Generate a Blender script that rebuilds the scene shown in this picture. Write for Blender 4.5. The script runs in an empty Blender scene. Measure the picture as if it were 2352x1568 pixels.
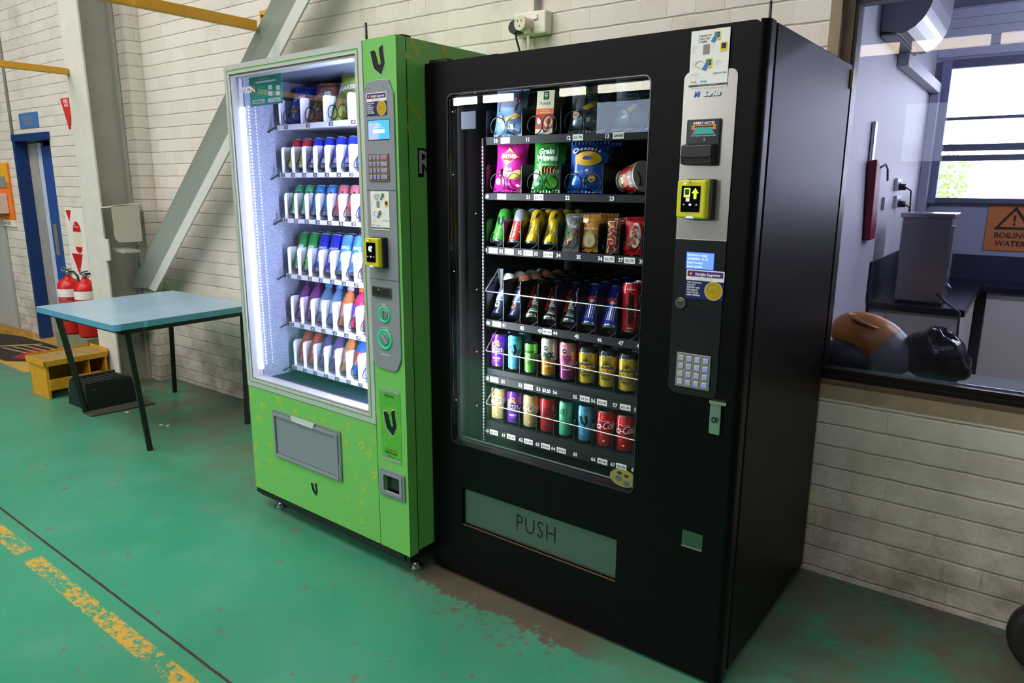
import bpy, bmesh, math, random
from mathutils import Vector, Matrix
R=math.radians; PI=math.pi; sin=math.sin; cos=math.cos
random.seed(7)
scene=bpy.context.scene; COL=scene.collection
# ---------------------------------------------------------------- camera
FPX=1631.07
cd=bpy.data.cameras.new('camera'); cam=bpy.data.objects.new('camera',cd); COL.objects.link(cam)
cd.sensor_fit='HORIZONTAL'; cd.sensor_width=36; cd.lens=36*FPX/2352; cd.clip_start=.05; cd.clip_end=200
_r=Vector((0.79507482,0.60649415,0.00456887)); _u=Vector((-0.13360267,0.16778656,0.97672821)); _f=Vector((-0.59161335,0.77718242,-0.21443211))
cam.matrix_world=Matrix(((_r.x,_u.x,-_f.x,1.74433),(_r.y,_u.y,-_f.y,-1.80684),(_r.z,_u.z,-_f.z,1.43832),(0,0,0,1)))
scene.camera=cam
# ---------------------------------------------------------------- sky and exposure
w=bpy.data.worlds.new('sky'); scene.world=w; w.use_nodes=True
_bg=w.node_tree.nodes['Background']; _bg.inputs[0].default_value=(.92,.95,1,1); _bg.inputs[1].default_value=7.5
vs=scene.view_settings; vs.view_transform='Standard'; vs.look='None'; vs.gamma=1; vs.use_curve_mapping=False; vs.exposure=0.25
CLERE=62.0      # daylight through the high windows across the hall
SKYL=6.5       # daylight through the roof lights
scene.cycles.max_bounces=8; scene.cycles.transparent_max_bounces=12; scene.cycles.glossy_bounces=4; scene.cycles.diffuse_bounces=4
scene.cycles.use_denoising=True; scene.cycles.sample_clamp_indirect=6; scene.cycles.caustics_reflective=False; scene.cycles.caustics_refractive=False
# ---------------------------------------------------------------- helpers
def lin(h):
    c=[int(h[i:i+2],16)/255 for i in (0,2,4)]
    return tuple((x/12.92 if x<=.04045 else ((x+.055)/1.055)**2.4) for x in c)+(1,)
_M={}
def M(h,rough=.5,metal=0,em=0,bump=0,bs=200,spec=.5,var=0,vs=6,coat=0):
    k=(h,rough,metal,em,bump,bs,spec,var,vs,coat)
    if k in _M: return _M[k]
    m=bpy.data.materials.new('paint_'+h.lower()); m.use_nodes=True; nt=m.node_tree; p=nt.nodes['Principled BSDF']
    c=lin(h); p.inputs['Base Color'].default_value=c; p.inputs['Roughness'].default_value=rough; p.inputs['Metallic'].default_value=metal
    p.inputs['Specular IOR Level'].default_value=spec
    if coat: p.inputs['Coat Weight'].default_value=coat; p.inputs['Coat Roughness'].default_value=.08
    if em: p.inputs['Emission Color'].default_value=c; p.inputs['Emission Strength'].default_value=em
    if bump or var:
        tc=nt.nodes.new('ShaderNodeTexCoord')
    if bump:
        n=nt.nodes.new('ShaderNodeTexNoise'); n.inputs['Scale'].default_value=bs; n.inputs['Detail'].default_value=3
        b=nt.nodes.new('ShaderNodeBump'); b.inputs['Strength'].default_value=bump; b.inputs['Distance'].default_value=.002
        nt.links.new(tc.outputs['Object'],n.inputs['Vector']); nt.links.new(n.outputs['Fac'],b.inputs['Height']); nt.links.new(b.outputs[0],p.inputs['Normal'])
    if var:
        n=nt.nodes.new('ShaderNodeTexNoise'); n.inputs['Scale'].default_value=vs; n.inputs['Detail'].default_value=6; n.inputs['Roughness'].default_value=.7
        r=nt.nodes.new('ShaderNodeValToRGB'); r.color_ramp.elements[0].position=.35; r.color_ramp.elements[1].position=.7
        r.color_ramp.elements[0].color=tuple(x*(1-var) for x in c[:3])+(1,); r.color_ramp.elements[1].color=c
        nt.links.new(tc.outputs['Object'],n.inputs['Vector']); nt.links.new(n.outputs['Fac'],r.inputs[0]); nt.links.new(r.outputs[0],p.inputs['Base Color'])
    _M[k]=m; return m
def glass(name,tint='ffffff',base=.04,f=1.0):
    m=bpy.data.materials.new(name); m.use_nodes=True; nt=m.node_tree; nt.nodes.clear()
    o=nt.nodes.new('ShaderNodeOutputMaterial'); mx=nt.nodes.new('ShaderNodeMixShader'); t=nt.nodes.new('ShaderNodeBsdfTransparent'); g=nt.nodes.new('ShaderNodeBsdfGlossy')
    fr=nt.nodes.new('ShaderNodeFresnel'); fr.inputs[0].default_value=1.5
    ml=nt.nodes.new('ShaderNodeMath'); ml.operation='MULTIPLY_ADD'; ml.inputs[1].default_value=f; ml.inputs[2].default_value=base-.04
    t.inputs[0].default_value=lin(tint); g.inputs['Roughness'].default_value=0; g.inputs[0].default_value=(1,1,1,1)
    L=nt.links.new; L(fr.outputs[0],ml.inputs[0]); L(ml.outputs[0],mx.inputs[0]); L(t.outputs[0],mx.inputs[1]); L(g.outputs[0],mx.inputs[2]); L(mx.outputs[0],o.inputs[0])
    return m
def clearmat(h,a,rough=.15):
    k=('clear',h,a)
    if k in _M: return _M[k]
    m=M(h,rough).copy(); m.name='clear_'+h; m.node_tree.nodes['Principled BSDF'].inputs['Alpha'].default_value=a; _M[k]=m; return m

class G:
    "collects shapes into one mesh"
    def __init__(s): s.v=[];s.f=[];s.m=[];s.sm=[];s.mats=[]
    def add(s,vs,fs,mat,smooth=False):
        if mat not in s.mats: s.mats.append(mat)
        i=s.mats.index(mat); n=len(s.v); s.v+= [tuple(v) for v in vs]
        for f in fs: s.f.append(tuple(n+j for j in f)); s.m.append(i); s.sm.append(smooth)
        return s
    def box(s,x0,x1,y0,y1,z0,z1,mat):
        if x0>x1:x0,x1=x1,x0
        if y0>y1:y0,y1=y1,y0
        if z0>z1:z0,z1=z1,z0
        v=[(x,y,z) for x in (x0,x1) for y in (y0,y1) for z in (z0,z1)]
        return s.add(v,[(0,1,3,2),(4,6,7,5),(0,4,5,1),(2,3,7,6),(0,2,6,4),(1,5,7,3)],mat)
    def hexa(s,v8,mat):   # bottom 4 (ccw seen from above) then top 4
        return s.add(v8,[(3,2,1,0),(4,5,6,7),(0,1,5,4),(1,2,6,5),(2,3,7,6),(3,0,4,7)],mat)
    def bar(s,a,b,wx,wy,mat,up=(0,0,1)):
        a=Vector(a);b=Vector(b);d=(b-a).normalized();u=Vector(up)
        sx=d.cross(u).normalized()
        if sx.length<.5: sx=d.cross(Vector((0,1,0))).normalized()
        sy=sx.cross(d).normalized(); v=[]
        for p in (a,b):
            for i,j in ((-1,-1),(1,-1),(1,1),(-1,1)): v.append(p+sx*i*wx/2+sy*j*wy/2)
        return s.add(v,[(3,2,1,0),(4,5,6,7),(0,1,5,4),(1,2,6,5),(2,3,7,6),(3,0,4,7)],mat)
    def lathe(s,prof,mat,c=(0,0,0),seg=28,mats=None,axis='z',cap=True,smooth=True):
        n=len(prof); vs=[]
        for r,z in prof:
            for k in range(seg):
                a=2*PI*k/seg; x,y=r*cos(a),r*sin(a)
                p={'z':(x,y,z),'y':(x,z,y),'x':(z,x,y)}[axis]
                vs.append((c[0]+p[0],c[1]+p[1],c[2]+p[2]))
        flip=axis=='y'
        base=len(s.v)
        for i in range(n-1):
            fs=[]
            for k in range(seg):
                k2=(k+1)%seg; q=(i*seg+k,i*seg+k2,(i+1)*seg+k2,(i+1)*seg+k)
                fs.append(q[::-1] if flip else q)
            mt=mats[i] if mats else mat
            if mt not in s.mats: s.mats.append(mt)
            mi=s.mats.index(mt)
            for f in fs: s.f.append(tuple(base+j for j in f)); s.m.append(mi); s.sm.append(smooth)
        s.v+=vs
        if cap:
            for i,rev in ((0,True),(n-1,False)):
                if prof[i][0]>1e-5:
                    f=[base+i*seg+k for k in range(seg)]
                    if rev!=flip: f=f[::-1]
                    mt=(mats[0] if i==0 else mats[-1]) if mats else mat
                    if mt not in s.mats: s.mats.append(mt)
                    s.f.append(tuple(f)); s.m.append(s.mats.index(mt)); s.sm.append(False)
        return s
    def cyl(s,a,b,r,mat,seg=12,r2=None):
        return s.tube([a,b],r,mat,seg,caps=True,radii=[r,r2 if r2 is not None else r])
    def tube(s,pts,r,mat,seg=6,caps=True,radii=None,closed=False):
        P=[Vector(p) for p in pts]; n=len(P); vs=[]; up=None
        for i in range(n):
            d=(P[min(i+1,n-1)]-P[max(i-1,0)]).normalized() if not closed else (P[(i+1)%n]-P[i-1]).normalized()
            if up is None:
                up=Vector((0,0,1)) if abs(d.z)<.9 else Vector((0,1,0))
            sx=d.cross(up).normalized(); up2=sx.cross(d).normalized(); up=up2
            rr=radii[i] if radii else r
            for k in range(seg):
                a=2*PI*k/seg; vs.append(P[i]+sx*cos(a)*rr+up2*sin(a)*rr)
        fs=[]
        for i in range(n if closed else n-1):
            j=(i+1)%n
            for k in range(seg):
                k2=(k+1)%seg; fs.append((i*seg+k,i*seg+k2,j*seg+k2,j*seg+k))
        s.add(vs,fs,mat,True)
        if caps and not closed:
            b=len(s.v)-len(vs); mi=s.mats.index(mat)
            s.f.append(tuple(b+k for k in range(seg))[::-1]); s.m.append(mi); s.sm.append(False)
            s.f.append(tuple(b+(n-1)*seg+k for k in range(seg))); s.m.append(mi); s.sm.append(False)
        return s
    def plate(s,outer,y0,y1,mat,holes=()):   # outline in x,z extruded along y (y0 front)
        bm=bmesh.new(); es=[]
        for lp in [outer]+list(holes):
            vv=[bm.verts.new((p[0],y0,p[1])) for p in lp]
            es+=[bm.edges.new((vv[i],vv[(i+1)%len(vv)])) for i in range(len(vv))]
        if holes: r=bmesh.ops.triangle_fill(bm,edges=es,use_beauty=True,use_dissolve=False)
        else:
            bm.faces.new(list(bm.verts))
        fs=list(bm.faces)
        if abs(y1-y0)>1e-7:
            r=bmesh.ops.extrude_face_region(bm,geom=fs)
            bmesh.ops.translate(bm,vec=(0,y1-y0,0),verts=[g for g in r['geom'] if isinstance(g,bmesh.types.BMVert)])
            bmesh.ops.recalc_face_normals(bm,faces=bm.faces)
        else:
            for f in bm.faces:
                f.normal_update()
                if f.normal.y>0: f.normal_flip()
        bm.verts.index_update()
        s.add([v.co[:] for v in bm.verts],[[v.index for v in f.verts] for f in bm.faces],mat); bm.free(); return s
    def text(s,t,size,x,z,y,mat,al='C',rot=0,fn=None,sx=1.0,bold=0,shear=0,sp=1.0):
        c=bpy.data.curves.new('t','FONT'); c.body=t; c.size=1; c.resolution_u=2; c.offset=bold; c.shear=shear; c.space_character=sp
        o=bpy.data.objects.new('t',c); m=o.to_mesh(); vs=[(v.co.x,v.co.y) for v in m.vertices]; fs=[tuple(p.vertices) for p in m.polygons]
        o.to_mesh_clear(); bpy.data.objects.remove(o); bpy.data.curves.remove(c)
        if not vs: return s
        x0=min(v[0] for v in vs); x1=max(v[0] for v in vs)
        k=size/.7                                   # size is the height of a capital
        ox={'C':-(x0+x1)/2,'L':-x0,'R':-x1}[al]
        out=[]
        for a,b in vs:
            a=(a+ox)*k*sx; b=b*k-size/2
            u=a*cos(rot)-b*sin(rot)+x; v=a*sin(rot)+b*cos(rot)+z
            out.append(fn(u,v) if fn else (u,y,v))
        return s.add(out,fs,mat)
    def move(s,m):
        s.v=[tuple(m@Vector(v)) for v in s.v]; return s
    def build(s,name,parent=None,loc=None,rot=None,bev=0,seg=2,label=None):
        me=bpy.data.meshes.new(name); me.from_pydata(s.v,[],s.f)
        for m in s.mats: me.materials.append(m)
        for p,mi,sm in zip(me.polygons,s.m,s.sm): p.material_index=mi; p.use_smooth=sm
        me.update()
        o=bpy.data.objects.new(name,me); COL.objects.link(o)
        if parent: o.parent=parent
        if loc: o.location=loc
        if rot: o.rotation_euler=rot
        if bev:
            b=o.modifiers.new('bevel','BEVEL'); b.width=bev; b.segments=seg; b.limit_method='ANGLE'; b.angle_limit=R(40)
        if label: o['label']=label
        return o
def rrect(x0,x1,z0,z1,r,n=5):
    r=[r]*4 if not isinstance(r,(list,tuple)) else r; P=[]    # corners: bl br tr tl
    for (cx,cz,a0),rr in zip(((x0,z0,180),(x1,z0,270),(x1,z1,0),(x0,z1,90)),r):
        if rr<=0: P.append((cx,cz)); continue
        px=cx+(rr if cx==x0 else -rr); pz=cz+(rr if cz==z0 else -rr)
        for k in range(n+1):
            a=R(a0+90*k/n); P.append((px+rr*cos(a),pz+rr*sin(a)))
    return P
def circ(x,z,rx,rz=None,n=24): return [(x+rx*cos(2*PI*k/n),z+(rz or rx)*sin(2*PI*k/n)) for k in range(n)]
def thing(name,label,cat,loc=(0,0,0),rot=(0,0,0),group=None):
    o=bpy.data.objects.new(name,None); COL.objects.link(o); o.location=loc; o.rotation_euler=rot; o['label']=label; o['category']=cat
    o.empty_display_size=.05
    if group: o['group']=group
    return o
def tag(o,label,cat,group=None):
    o['label']=label; o['category']=cat
    if group: o['group']=group
    return o
def struct(o): o['kind']='structure'; return o
def dup(root,loc,rot=None,label=None,group=None):
    r=root.copy(); COL.objects.link(r); r.location=loc
    if rot is not None: r.rotation_euler=rot
    if label: r['label']=label
    if group: r['group']=group
    for ch in list(root.children):
        c=ch.copy(); COL.objects.link(c); c.parent=r
        for g in list(ch.children):
            e=g.copy(); COL.objects.link(e); e.parent=c
    return r
# frame of the long brick wall: x along it, t into it, z up
WA=.0175; WO=Vector((1.138,.858,0)); WE1=Vector((cos(WA),sin(WA),0)); WE2=Vector((-sin(WA),cos(WA),0))
def WF(x,t,z): p=WO+WE1*x+WE2*t; return (p.x,p.y,z)
WR=(0,0,WA); WL=tuple(WO)
# frame of the green machine
GA=-.0194; GO=Vector((-1.0186,-.1035,0))
def GW(x,t,z): return (GO.x+cos(GA)*x-sin(GA)*t,GO.y+sin(GA)*x+cos(GA)*t,z)
# ---------------------------------------------------------------- node materials
class N:
    def __init__(s,name):
        s.m=bpy.data.materials.new(name); s.m.use_nodes=True; s.t=s.m.node_tree; s.p=s.t.nodes['Principled BSDF']
        tc=s.t.nodes.new('ShaderNodeTexCoord'); s.co=tc.outputs['Object']
        sp=s.t.nodes.new('ShaderNodeSeparateXYZ'); s.t.links.new(s.co,sp.inputs[0]); s.x,s.y,s.z=sp.outputs
    def L(s,a,b):
        if isinstance(a,(int,float)): b.default_value=a
        else: s.t.links.new(a,b)
    def op(s,o,a,b=0,c=None,cl=False):
        n=s.t.nodes.new('ShaderNodeMath'); n.operation=o; n.use_clamp=cl; s.L(a,n.inputs[0]); s.L(b,n.inputs[1])
        if c is not None: s.L(c,n.inputs[2])
        return n.outputs[0]
    def vec(s,x,y,z):
        n=s.t.nodes.new('ShaderNodeCombineXYZ'); s.L(x,n.inputs[0]); s.L(y,n.inputs[1]); s.L(z,n.inputs[2]); return n.outputs[0]
    def noise(s,sc,det=4,ro=.6,v=None,dist=0):
        n=s.t.nodes.new('ShaderNodeTexNoise'); n.inputs['Scale'].default_value=sc; n.inputs['Detail'].default_value=det; n.inputs['Roughness'].default_value=ro; n.inputs['Distortion'].default_value=dist
        s.t.links.new(v or s.co,n.inputs['Vector']); return n.outputs['Fac']
    def sm(s,v,a,b,c=0.,d=1.):   # smooth map a..b -> c..d
        n=s.t.nodes.new('ShaderNodeMapRange'); n.interpolation_type='SMOOTHSTEP'; s.L(v,n.inputs[0])
        for i,q in enumerate((a,b,c,d)): n.inputs[i+1].default_value=q
        return n.outputs[0]
    def mix(s,f,a,b):
        n=s.t.nodes.new('ShaderNodeMix'); n.data_type='RGBA'; s.L(f,n.inputs[0])
        for q,i in ((a,6),(b,7)):
            if isinstance(q,str): n.inputs[i].default_value=lin(q)
            else: s.t.links.new(q,n.inputs[i])
        return n.outputs[2]
    def bump(s,h,st,d):
        b=s.t.nodes.new('ShaderNodeBump'); b.inputs['Strength'].default_value=st; b.inputs['Distance'].default_value=d; s.L(h,b.inputs['Height']); s.t.links.new(b.outputs[0],s.p.inputs['Normal'])
    def rough(s,v): s.L(v,s.p.inputs['Roughness'])
    def col(s,c): s.t.links.new(c,s.p.inputs['Base Color'])
def brick_mat(name,c1,c2,joint,dirt):
    n=N(name); h=.0815
    nz=n.op('ADD',n.noise(7,3),n.op('MULTIPLY',n.noise(40,2),.25)); nx=n.noise(14,2)
    z=n.op('ADD',n.z,n.op('MULTIPLY_ADD',nz,.008,-.004)); u=n.op('ADD',n.op('ADD',n.x,n.y),n.op('MULTIPLY_ADD',nx,.008,-.004))
    zz=n.op('DIVIDE',n.op('SUBTRACT',z,.024),h); row=n.op('FLOOR',zz); fz=n.op('FRACT',zz)
    par=n.op('MODULO',n.op('ADD',row,100),2)                       # row 7 (z .6-.68) headers: odd
    wd=n.op('MULTIPLY_ADD',par,-.112,.2245); off=n.op('MULTIPLY_ADD',par,.183,-.238)
    uu=n.op('DIVIDE',n.op('ADD',u,n.op('ADD',off,22.45)),wd); fu=n.op('FRACT',uu)
    ez=n.op('MULTIPLY',n.op('MINIMUM',fz,n.op('SUBTRACT',1,fz)),h)
    eu=n.op('MULTIPLY',n.op('MINIMUM',fu,n.op('SUBTRACT',1,fu)),wd)
    jz=n.sm(ez,.0012,.0055,1,0); ju=n.op('MULTIPLY',n.sm(eu,.0008,.004,1,0),n.sm(n.noise(3.3,2),.42,.66,.08,.7))
    j=n.op('MAXIMUM',jz,ju); n.j=j
    bid=n.vec(n.op('FLOOR',uu),row,0); wn=n.t.nodes.new('ShaderNodeTexWhiteNoise'); n.t.links.new(bid,wn.inputs['Vector'])
    c=n.mix(wn.outputs['Value'],c1,c2)
    c=n.mix(n.op('MULTIPLY',n.sm(n.noise(2.2,5,.7),.5,.75),.35),c,dirt)
    # grime that has gathered low down
    g=n.op('MULTIPLY',n.sm(n.z,.0,.9,.85,0),n.sm(n.noise(5,6,.75),.35,.7))
    c=n.mix(g,c,dirt)
    sp=n.op('MULTIPLY',n.sm(n.noise(60,3,.6),.67,.72),n.sm(n.noise(7,3),.45,.6)); c=n.mix(n.op('MULTIPLY',sp,.7),c,'6b5f50')
    thin=n.sm(ez,.0004,.003,1,0); jc=n.op('MAXIMUM',n.op('MULTIPLY',thin,n.sm(n.noise(6,3),.3,.65,.45,1)),n.op('MULTIPLY',n.sm(eu,.0004,.0018,1,0),n.sm(n.noise(3.3,2),.5,.7,0,.35)))
    c=n.mix(n.op('MULTIPLY',jc,.8),c,joint); n.col(c)
    hh=n.op('ADD',n.op('MULTIPLY',j,-1),n.op('MULTIPLY',n.noise(38,5,.65),.6)); n.bump(hh,.55,.006); n.rough(.55)
    return n.m
# ================================================================ the hall
BR=brick_mat('painted_brick','e4dbcf','dad0c3','7a6c58','8a7f6e')
def floor_mat():
    n=N('green_painted_concrete'); P=n.x; Q=n.y
    nl=n.noise(1.3,5,.65); nm=n.noise(5,5,.7); nf=n.noise(28,4,.7)
    c=n.mix(n.sm(nl,.35,.7),'2d8c67','389572'); c=n.mix(n.op('MULTIPLY',n.sm(nm,.45,.75),.35),c,'5c9478')
    st=n.noise(6,5,.7,v=n.vec(n.op('MULTIPLY',P,.25),Q,0)); c=n.mix(n.op('MULTIPLY',n.sm(st,.52,.75),.45),c,'5f8a6c')
    # dust near the wall and under the table
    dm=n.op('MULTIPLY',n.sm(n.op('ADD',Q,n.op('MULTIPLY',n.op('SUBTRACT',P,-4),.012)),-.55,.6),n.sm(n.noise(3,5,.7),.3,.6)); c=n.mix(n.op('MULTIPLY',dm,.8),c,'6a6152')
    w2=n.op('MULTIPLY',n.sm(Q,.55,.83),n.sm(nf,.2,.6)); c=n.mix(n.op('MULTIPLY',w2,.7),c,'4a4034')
    # flecks of bare concrete
    fl=n.op('MULTIPLY',n.sm(n.noise(17,3,.6),.63,.67),n.sm(nm,.45,.6)); c=n.mix(n.op('MULTIPLY',fl,.9),c,'7a5f4c')
    f2=n.op('MULTIPLY',n.sm(n.noise(38,2,.5),.74,.77),n.sm(nl,.4,.6)); c=n.mix(n.op('MULTIPLY',f2,.6),c,'b9c7bd')
    # worn strip in front of the black machine
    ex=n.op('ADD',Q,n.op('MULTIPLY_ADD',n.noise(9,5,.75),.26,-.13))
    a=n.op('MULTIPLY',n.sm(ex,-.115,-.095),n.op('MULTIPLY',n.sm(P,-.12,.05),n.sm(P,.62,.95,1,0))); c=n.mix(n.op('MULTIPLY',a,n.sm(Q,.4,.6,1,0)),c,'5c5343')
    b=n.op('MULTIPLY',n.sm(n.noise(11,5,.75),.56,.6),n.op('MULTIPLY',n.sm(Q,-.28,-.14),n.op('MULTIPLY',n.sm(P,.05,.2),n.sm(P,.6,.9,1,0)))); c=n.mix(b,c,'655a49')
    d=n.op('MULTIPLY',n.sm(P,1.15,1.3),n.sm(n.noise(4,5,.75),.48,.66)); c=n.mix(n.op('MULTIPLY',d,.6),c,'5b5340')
    # expansion joint and the worn yellow line
    v=n.op('ADD',Q,n.op('MULTIPLY',n.op('ADD',P,1.93),.0068)); v=n.op('ADD',v,.838)      # re-centred: joint at 0
    jn=n.op('ABSOLUTE',n.op('ADD',v,n.op('MULTIPLY_ADD',n.noise(20,3),.006,-.003)))
    yb=n.op('MULTIPLY',n.sm(v,-.118,-.112),n.sm(v,-.056,-.05,1,0))
    wear=n.noise(34,5,.8,v=n.vec(n.op('MULTIPLY',P,1.),n.op('MULTIPLY',Q,1.6),0)); wl_=n.noise(4.5,2)
    wr=n.sm(n.op('ADD',wear,n.op('MULTIPLY_ADD',wl_,.5,-.25)),.455,.54)
    gap=n.op('SUBTRACT',1,n.op('MULTIPLY',n.sm(P,-1.39,-1.36),n.sm(P,-1.30,-1.26,1,0)))
    sh=n.op('SUBTRACT',1,n.op('MULTIPLY',n.sm(v,-.112,-.104,1,0),.0))
    c=n.mix(n.op('MULTIPLY',n.op('MULTIPLY',yb,wr),n.op('MULTIPLY',gap,sh)),c,'c99b35')
    c=n.mix(n.sm(jn,.0035,.006,1,0),c,'3a2c22')
    # hairline cracks further left
    k=n.op('ABSOLUTE',n.op('ADD',n.op('SUBTRACT',P,-4.05),n.op('MULTIPLY_ADD',n.noise(5,3),.06,-.03)))
    c=n.mix(n.op('MULTIPLY',n.op('MULTIPLY',n.sm(k,.003,.01,1,0),n.sm(Q,-.3,-.2,1,0)),.8),c,'2f3a2e')
    # yellow border and red bay beside the door
    yy=n.op('MULTIPLY',n.op('MULTIPLY',n.sm(P,-4.52,-4.5,1,0),n.sm(Q,.14,.16)),n.sm(n.noise(30,4,.8),.25,.35)); c=n.mix(yy,c,'c39a3a')
    # floor colour darkened far out, added to dull green reflections in the glass
    c=n.mix(n.sm(n.op('ADD',Q,n.op('MULTIPLY_ADD',nm,.3,-.15)),-2.75,-2.45,1,0),c,'3b3833')
    n.col(c); n.rough(n.op('ADD',.22,n.op('MULTIPLY',nm,.3))); n.bump(n.op('ADD',nf,n.op('MULTIPLY',n.sm(jn,.003,.007,1,0),-2)),.18,.003)
    n.p.inputs['Specular IOR Level'].default_value=.45
    return n.m
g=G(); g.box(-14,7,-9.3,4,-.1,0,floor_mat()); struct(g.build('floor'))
# long brick wall with a doorway and the kitchen window
def wallbox(g,x0,x1,z0,z1,t0=0,t1=.1,m=BR): return g.box(x0,x1,t0,t1,z0,z1,m)
g=G()
wallbox(g,-15.2,-6.93,0,5.2); wallbox(g,-6.93,-6.22,1.85,5.2); wallbox(g,-6.22,-.095,0,5.2); wallbox(g,-.095,2.6,0,.688); wallbox(g,-.095,2.6,2.12,5.2); wallbox(g,2.6,5.3,0,5.2)
struct(g.build('wall_back',loc=WL,rot=WR))
g=G(); g.box(-5.1,-4.58,-.1,-.001,0,5.2,BR); struct(g.build('wall_pier',loc=WL,rot=WR))
dark=M('2b2826',.8); roofm=M('35332f',.8)
g=G(); g.box(-14,7,-9.1,-9,0,5.2,M('242220',.85)); struct(g.build('wall_front'))
g=G(); g.box(-14,-13.9,-9,1,0,5.2,M('8d8a80',.8)); struct(g.build('wall_left'))
g=G(); g.box(6.9,7,-9,1,0,5.2,M('77736a',.8)); struct(g.build('wall_right'))
g=G(); g.box(-14,7,-9.1,4,5.2,5.3,roofm)
struct(g.build('ceiling'))
# roof lights (translucent sheets) and high windows across the hall
def pane(name,x0,x1,y0,y1,z0,z1,h,e,n):
    g=G(); g.box(x0,x1,y0,y1,z0,z1,M(h,.6,em=e)); o=struct(g.build(name+'_%d'%n)); return o
k=1
for x0,x1,y0,y1 in ((-6.2,-3.2,-3.3,-1.2),(-2.4,.6,-3.3,-1.2),(1.6,4.6,-3.6,-1.0),(-5.5,-2.5,-7.5,-5),( -.5,2.2,-7.5,-5.2)):
    pane('window',x0,x1,y0,y1,5.17,5.199,'f8f6f6',SKYL*(.22 if x0==1.6 else 1),k); k+=1  # right-hand roof light is added to brighten the machines' sides
for x0,x1,z0,z1,h,e in ((-8.3,-7.36,2.95,3.08,'fff9ea',1),(-7.19,-6.37,2.95,3.08,'fff9ea',1),(-5.47,-4.83,2.95,3.08,'fff9ea',1),(-4.7,-3.3,2.95,3.08,'fff9ea',1),
     (-5.47,-4.83,3.12,3.18,'fff9ea',1),(-4.70,-3.89,3.12,3.18,'fff9ea',1),(-6.46,-6.37,3.13,3.19,'fff9ea',1),(-6.07,-5.95,3.13,3.19,'fff9ea',1),
     (-7.74,-7.4,2.5,2.82,'cfdcff',.12),(-4.77,-3.7,2.3,2.8,'cfe0ff',.35),(-.88,-.2,3.42,3.58,'ffe9c4',.2),(-.03,.96,3.42,3.57,'ffe9c4',.2),(1.08,2.2,3.42,3.57,'ffe9c4',.2),(0,.55,1.83,2.67,'d6def8',.05)):
    pane('window',x0,x1,-9.0,-8.97,z0,z1,h,CLERE*e,k); k+=1
g=G()
for x in (-9,-6.28,-5.6,-4.765,-3.1,-1.1,2.5): g.box(x-.06,x+.06,-8.98,-8.8,0,5.2,dark)
g.box(-14,7,-8.97,-8.85,3.085,3.115,dark); g.box(-14,7,-8.97,-8.8,2.86,2.92,dark)
struct(g.build('trim_1'))
# ---------------------------------------------------------------- steel stanchion, brace and rails
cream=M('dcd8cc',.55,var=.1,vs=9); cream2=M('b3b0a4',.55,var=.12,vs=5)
t=thing('steel_stanchion','cream painted steel stanchion standing against the white brick pier','column',WL,WR)
g=G(); g.box(-4.87,-4.60,-.38,-.365,0,5.19,cream); g.build('front_flange',t,bev=.004)
g=G(); g.box(-4.76,-4.745,-.365,-.125,0,5.19,M('b3b0a4',.6,var=.15,vs=4)); g.build('web',t)  # shade of the recess is painted into web and rear flange tone
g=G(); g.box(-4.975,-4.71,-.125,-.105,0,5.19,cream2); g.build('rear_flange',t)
g=G(); g.box(-4.744,-4.605,-.364,-.127,.40,.41,cream2); g.build('stiffener',t)
# diagonal brace: a steel angle running up to the right
t=thing('diagonal_brace','grey green steel angle brace rising from behind the blue table past the green machine','brace',WL,WR)
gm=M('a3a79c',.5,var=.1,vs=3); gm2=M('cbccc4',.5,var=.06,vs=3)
def slab(P,q,mat):  # P: two ends each (x,z) pairs left/right edge
    pass
def par(a0,a1,b0,b1,t0,t1,mat):   # a: left edge bottom/top (x,z), b: right edge, t0 at left edge, t1 at right edge; 8 mm thick
    g=G(); th=.012
    v=[(a0[0],t0,a0[1]),(b0[0],t1,b0[1]),(b0[0],t1+th,b0[1]),(a0[0],t0+th,a0[1]),(a1[0],t0,a1[1]),(b1[0],t1,b1[1]),(b1[0],t1+th,b1[1]),(a1[0],t0+th,a1[1])]
    return g.hexa(v,mat)
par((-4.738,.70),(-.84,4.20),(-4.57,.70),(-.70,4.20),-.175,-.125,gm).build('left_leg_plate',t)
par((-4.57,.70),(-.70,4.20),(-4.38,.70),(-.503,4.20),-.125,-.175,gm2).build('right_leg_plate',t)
yel=M('dfa022',.5,var=.12,vs=14)
def rail(name,label,x,t0,t1,z0,z1,br=None):
    g=G(); g.box(x-.02,x+.02,t0,t1,z0,z1,yel); o=tag(g.build(name,loc=WL,rot=WR,bev=.002),label,'rail')
    return o
rail('overhead_rail','yellow overhead steel rail ending at the diagonal brace',-3.0,-1.3,-.185,2.25,2.30)
rail('overhead_rail','yellow overhead steel rail ending at the cream stanchion',-4.83,-3.5,-.385,2.15,2.19)
g=G(); g.box(-3.04,-2.98,-.125,-.115,2.295,2.365,yel); g.cyl((-3.01,-.135,2.335),(-3.01,-.12,2.335),.008,M('2b2117'),8); tag(g.build('rail_bracket',loc=WL,rot=WR),'small yellow steel bracket behind the diagonal brace','bracket')
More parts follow.
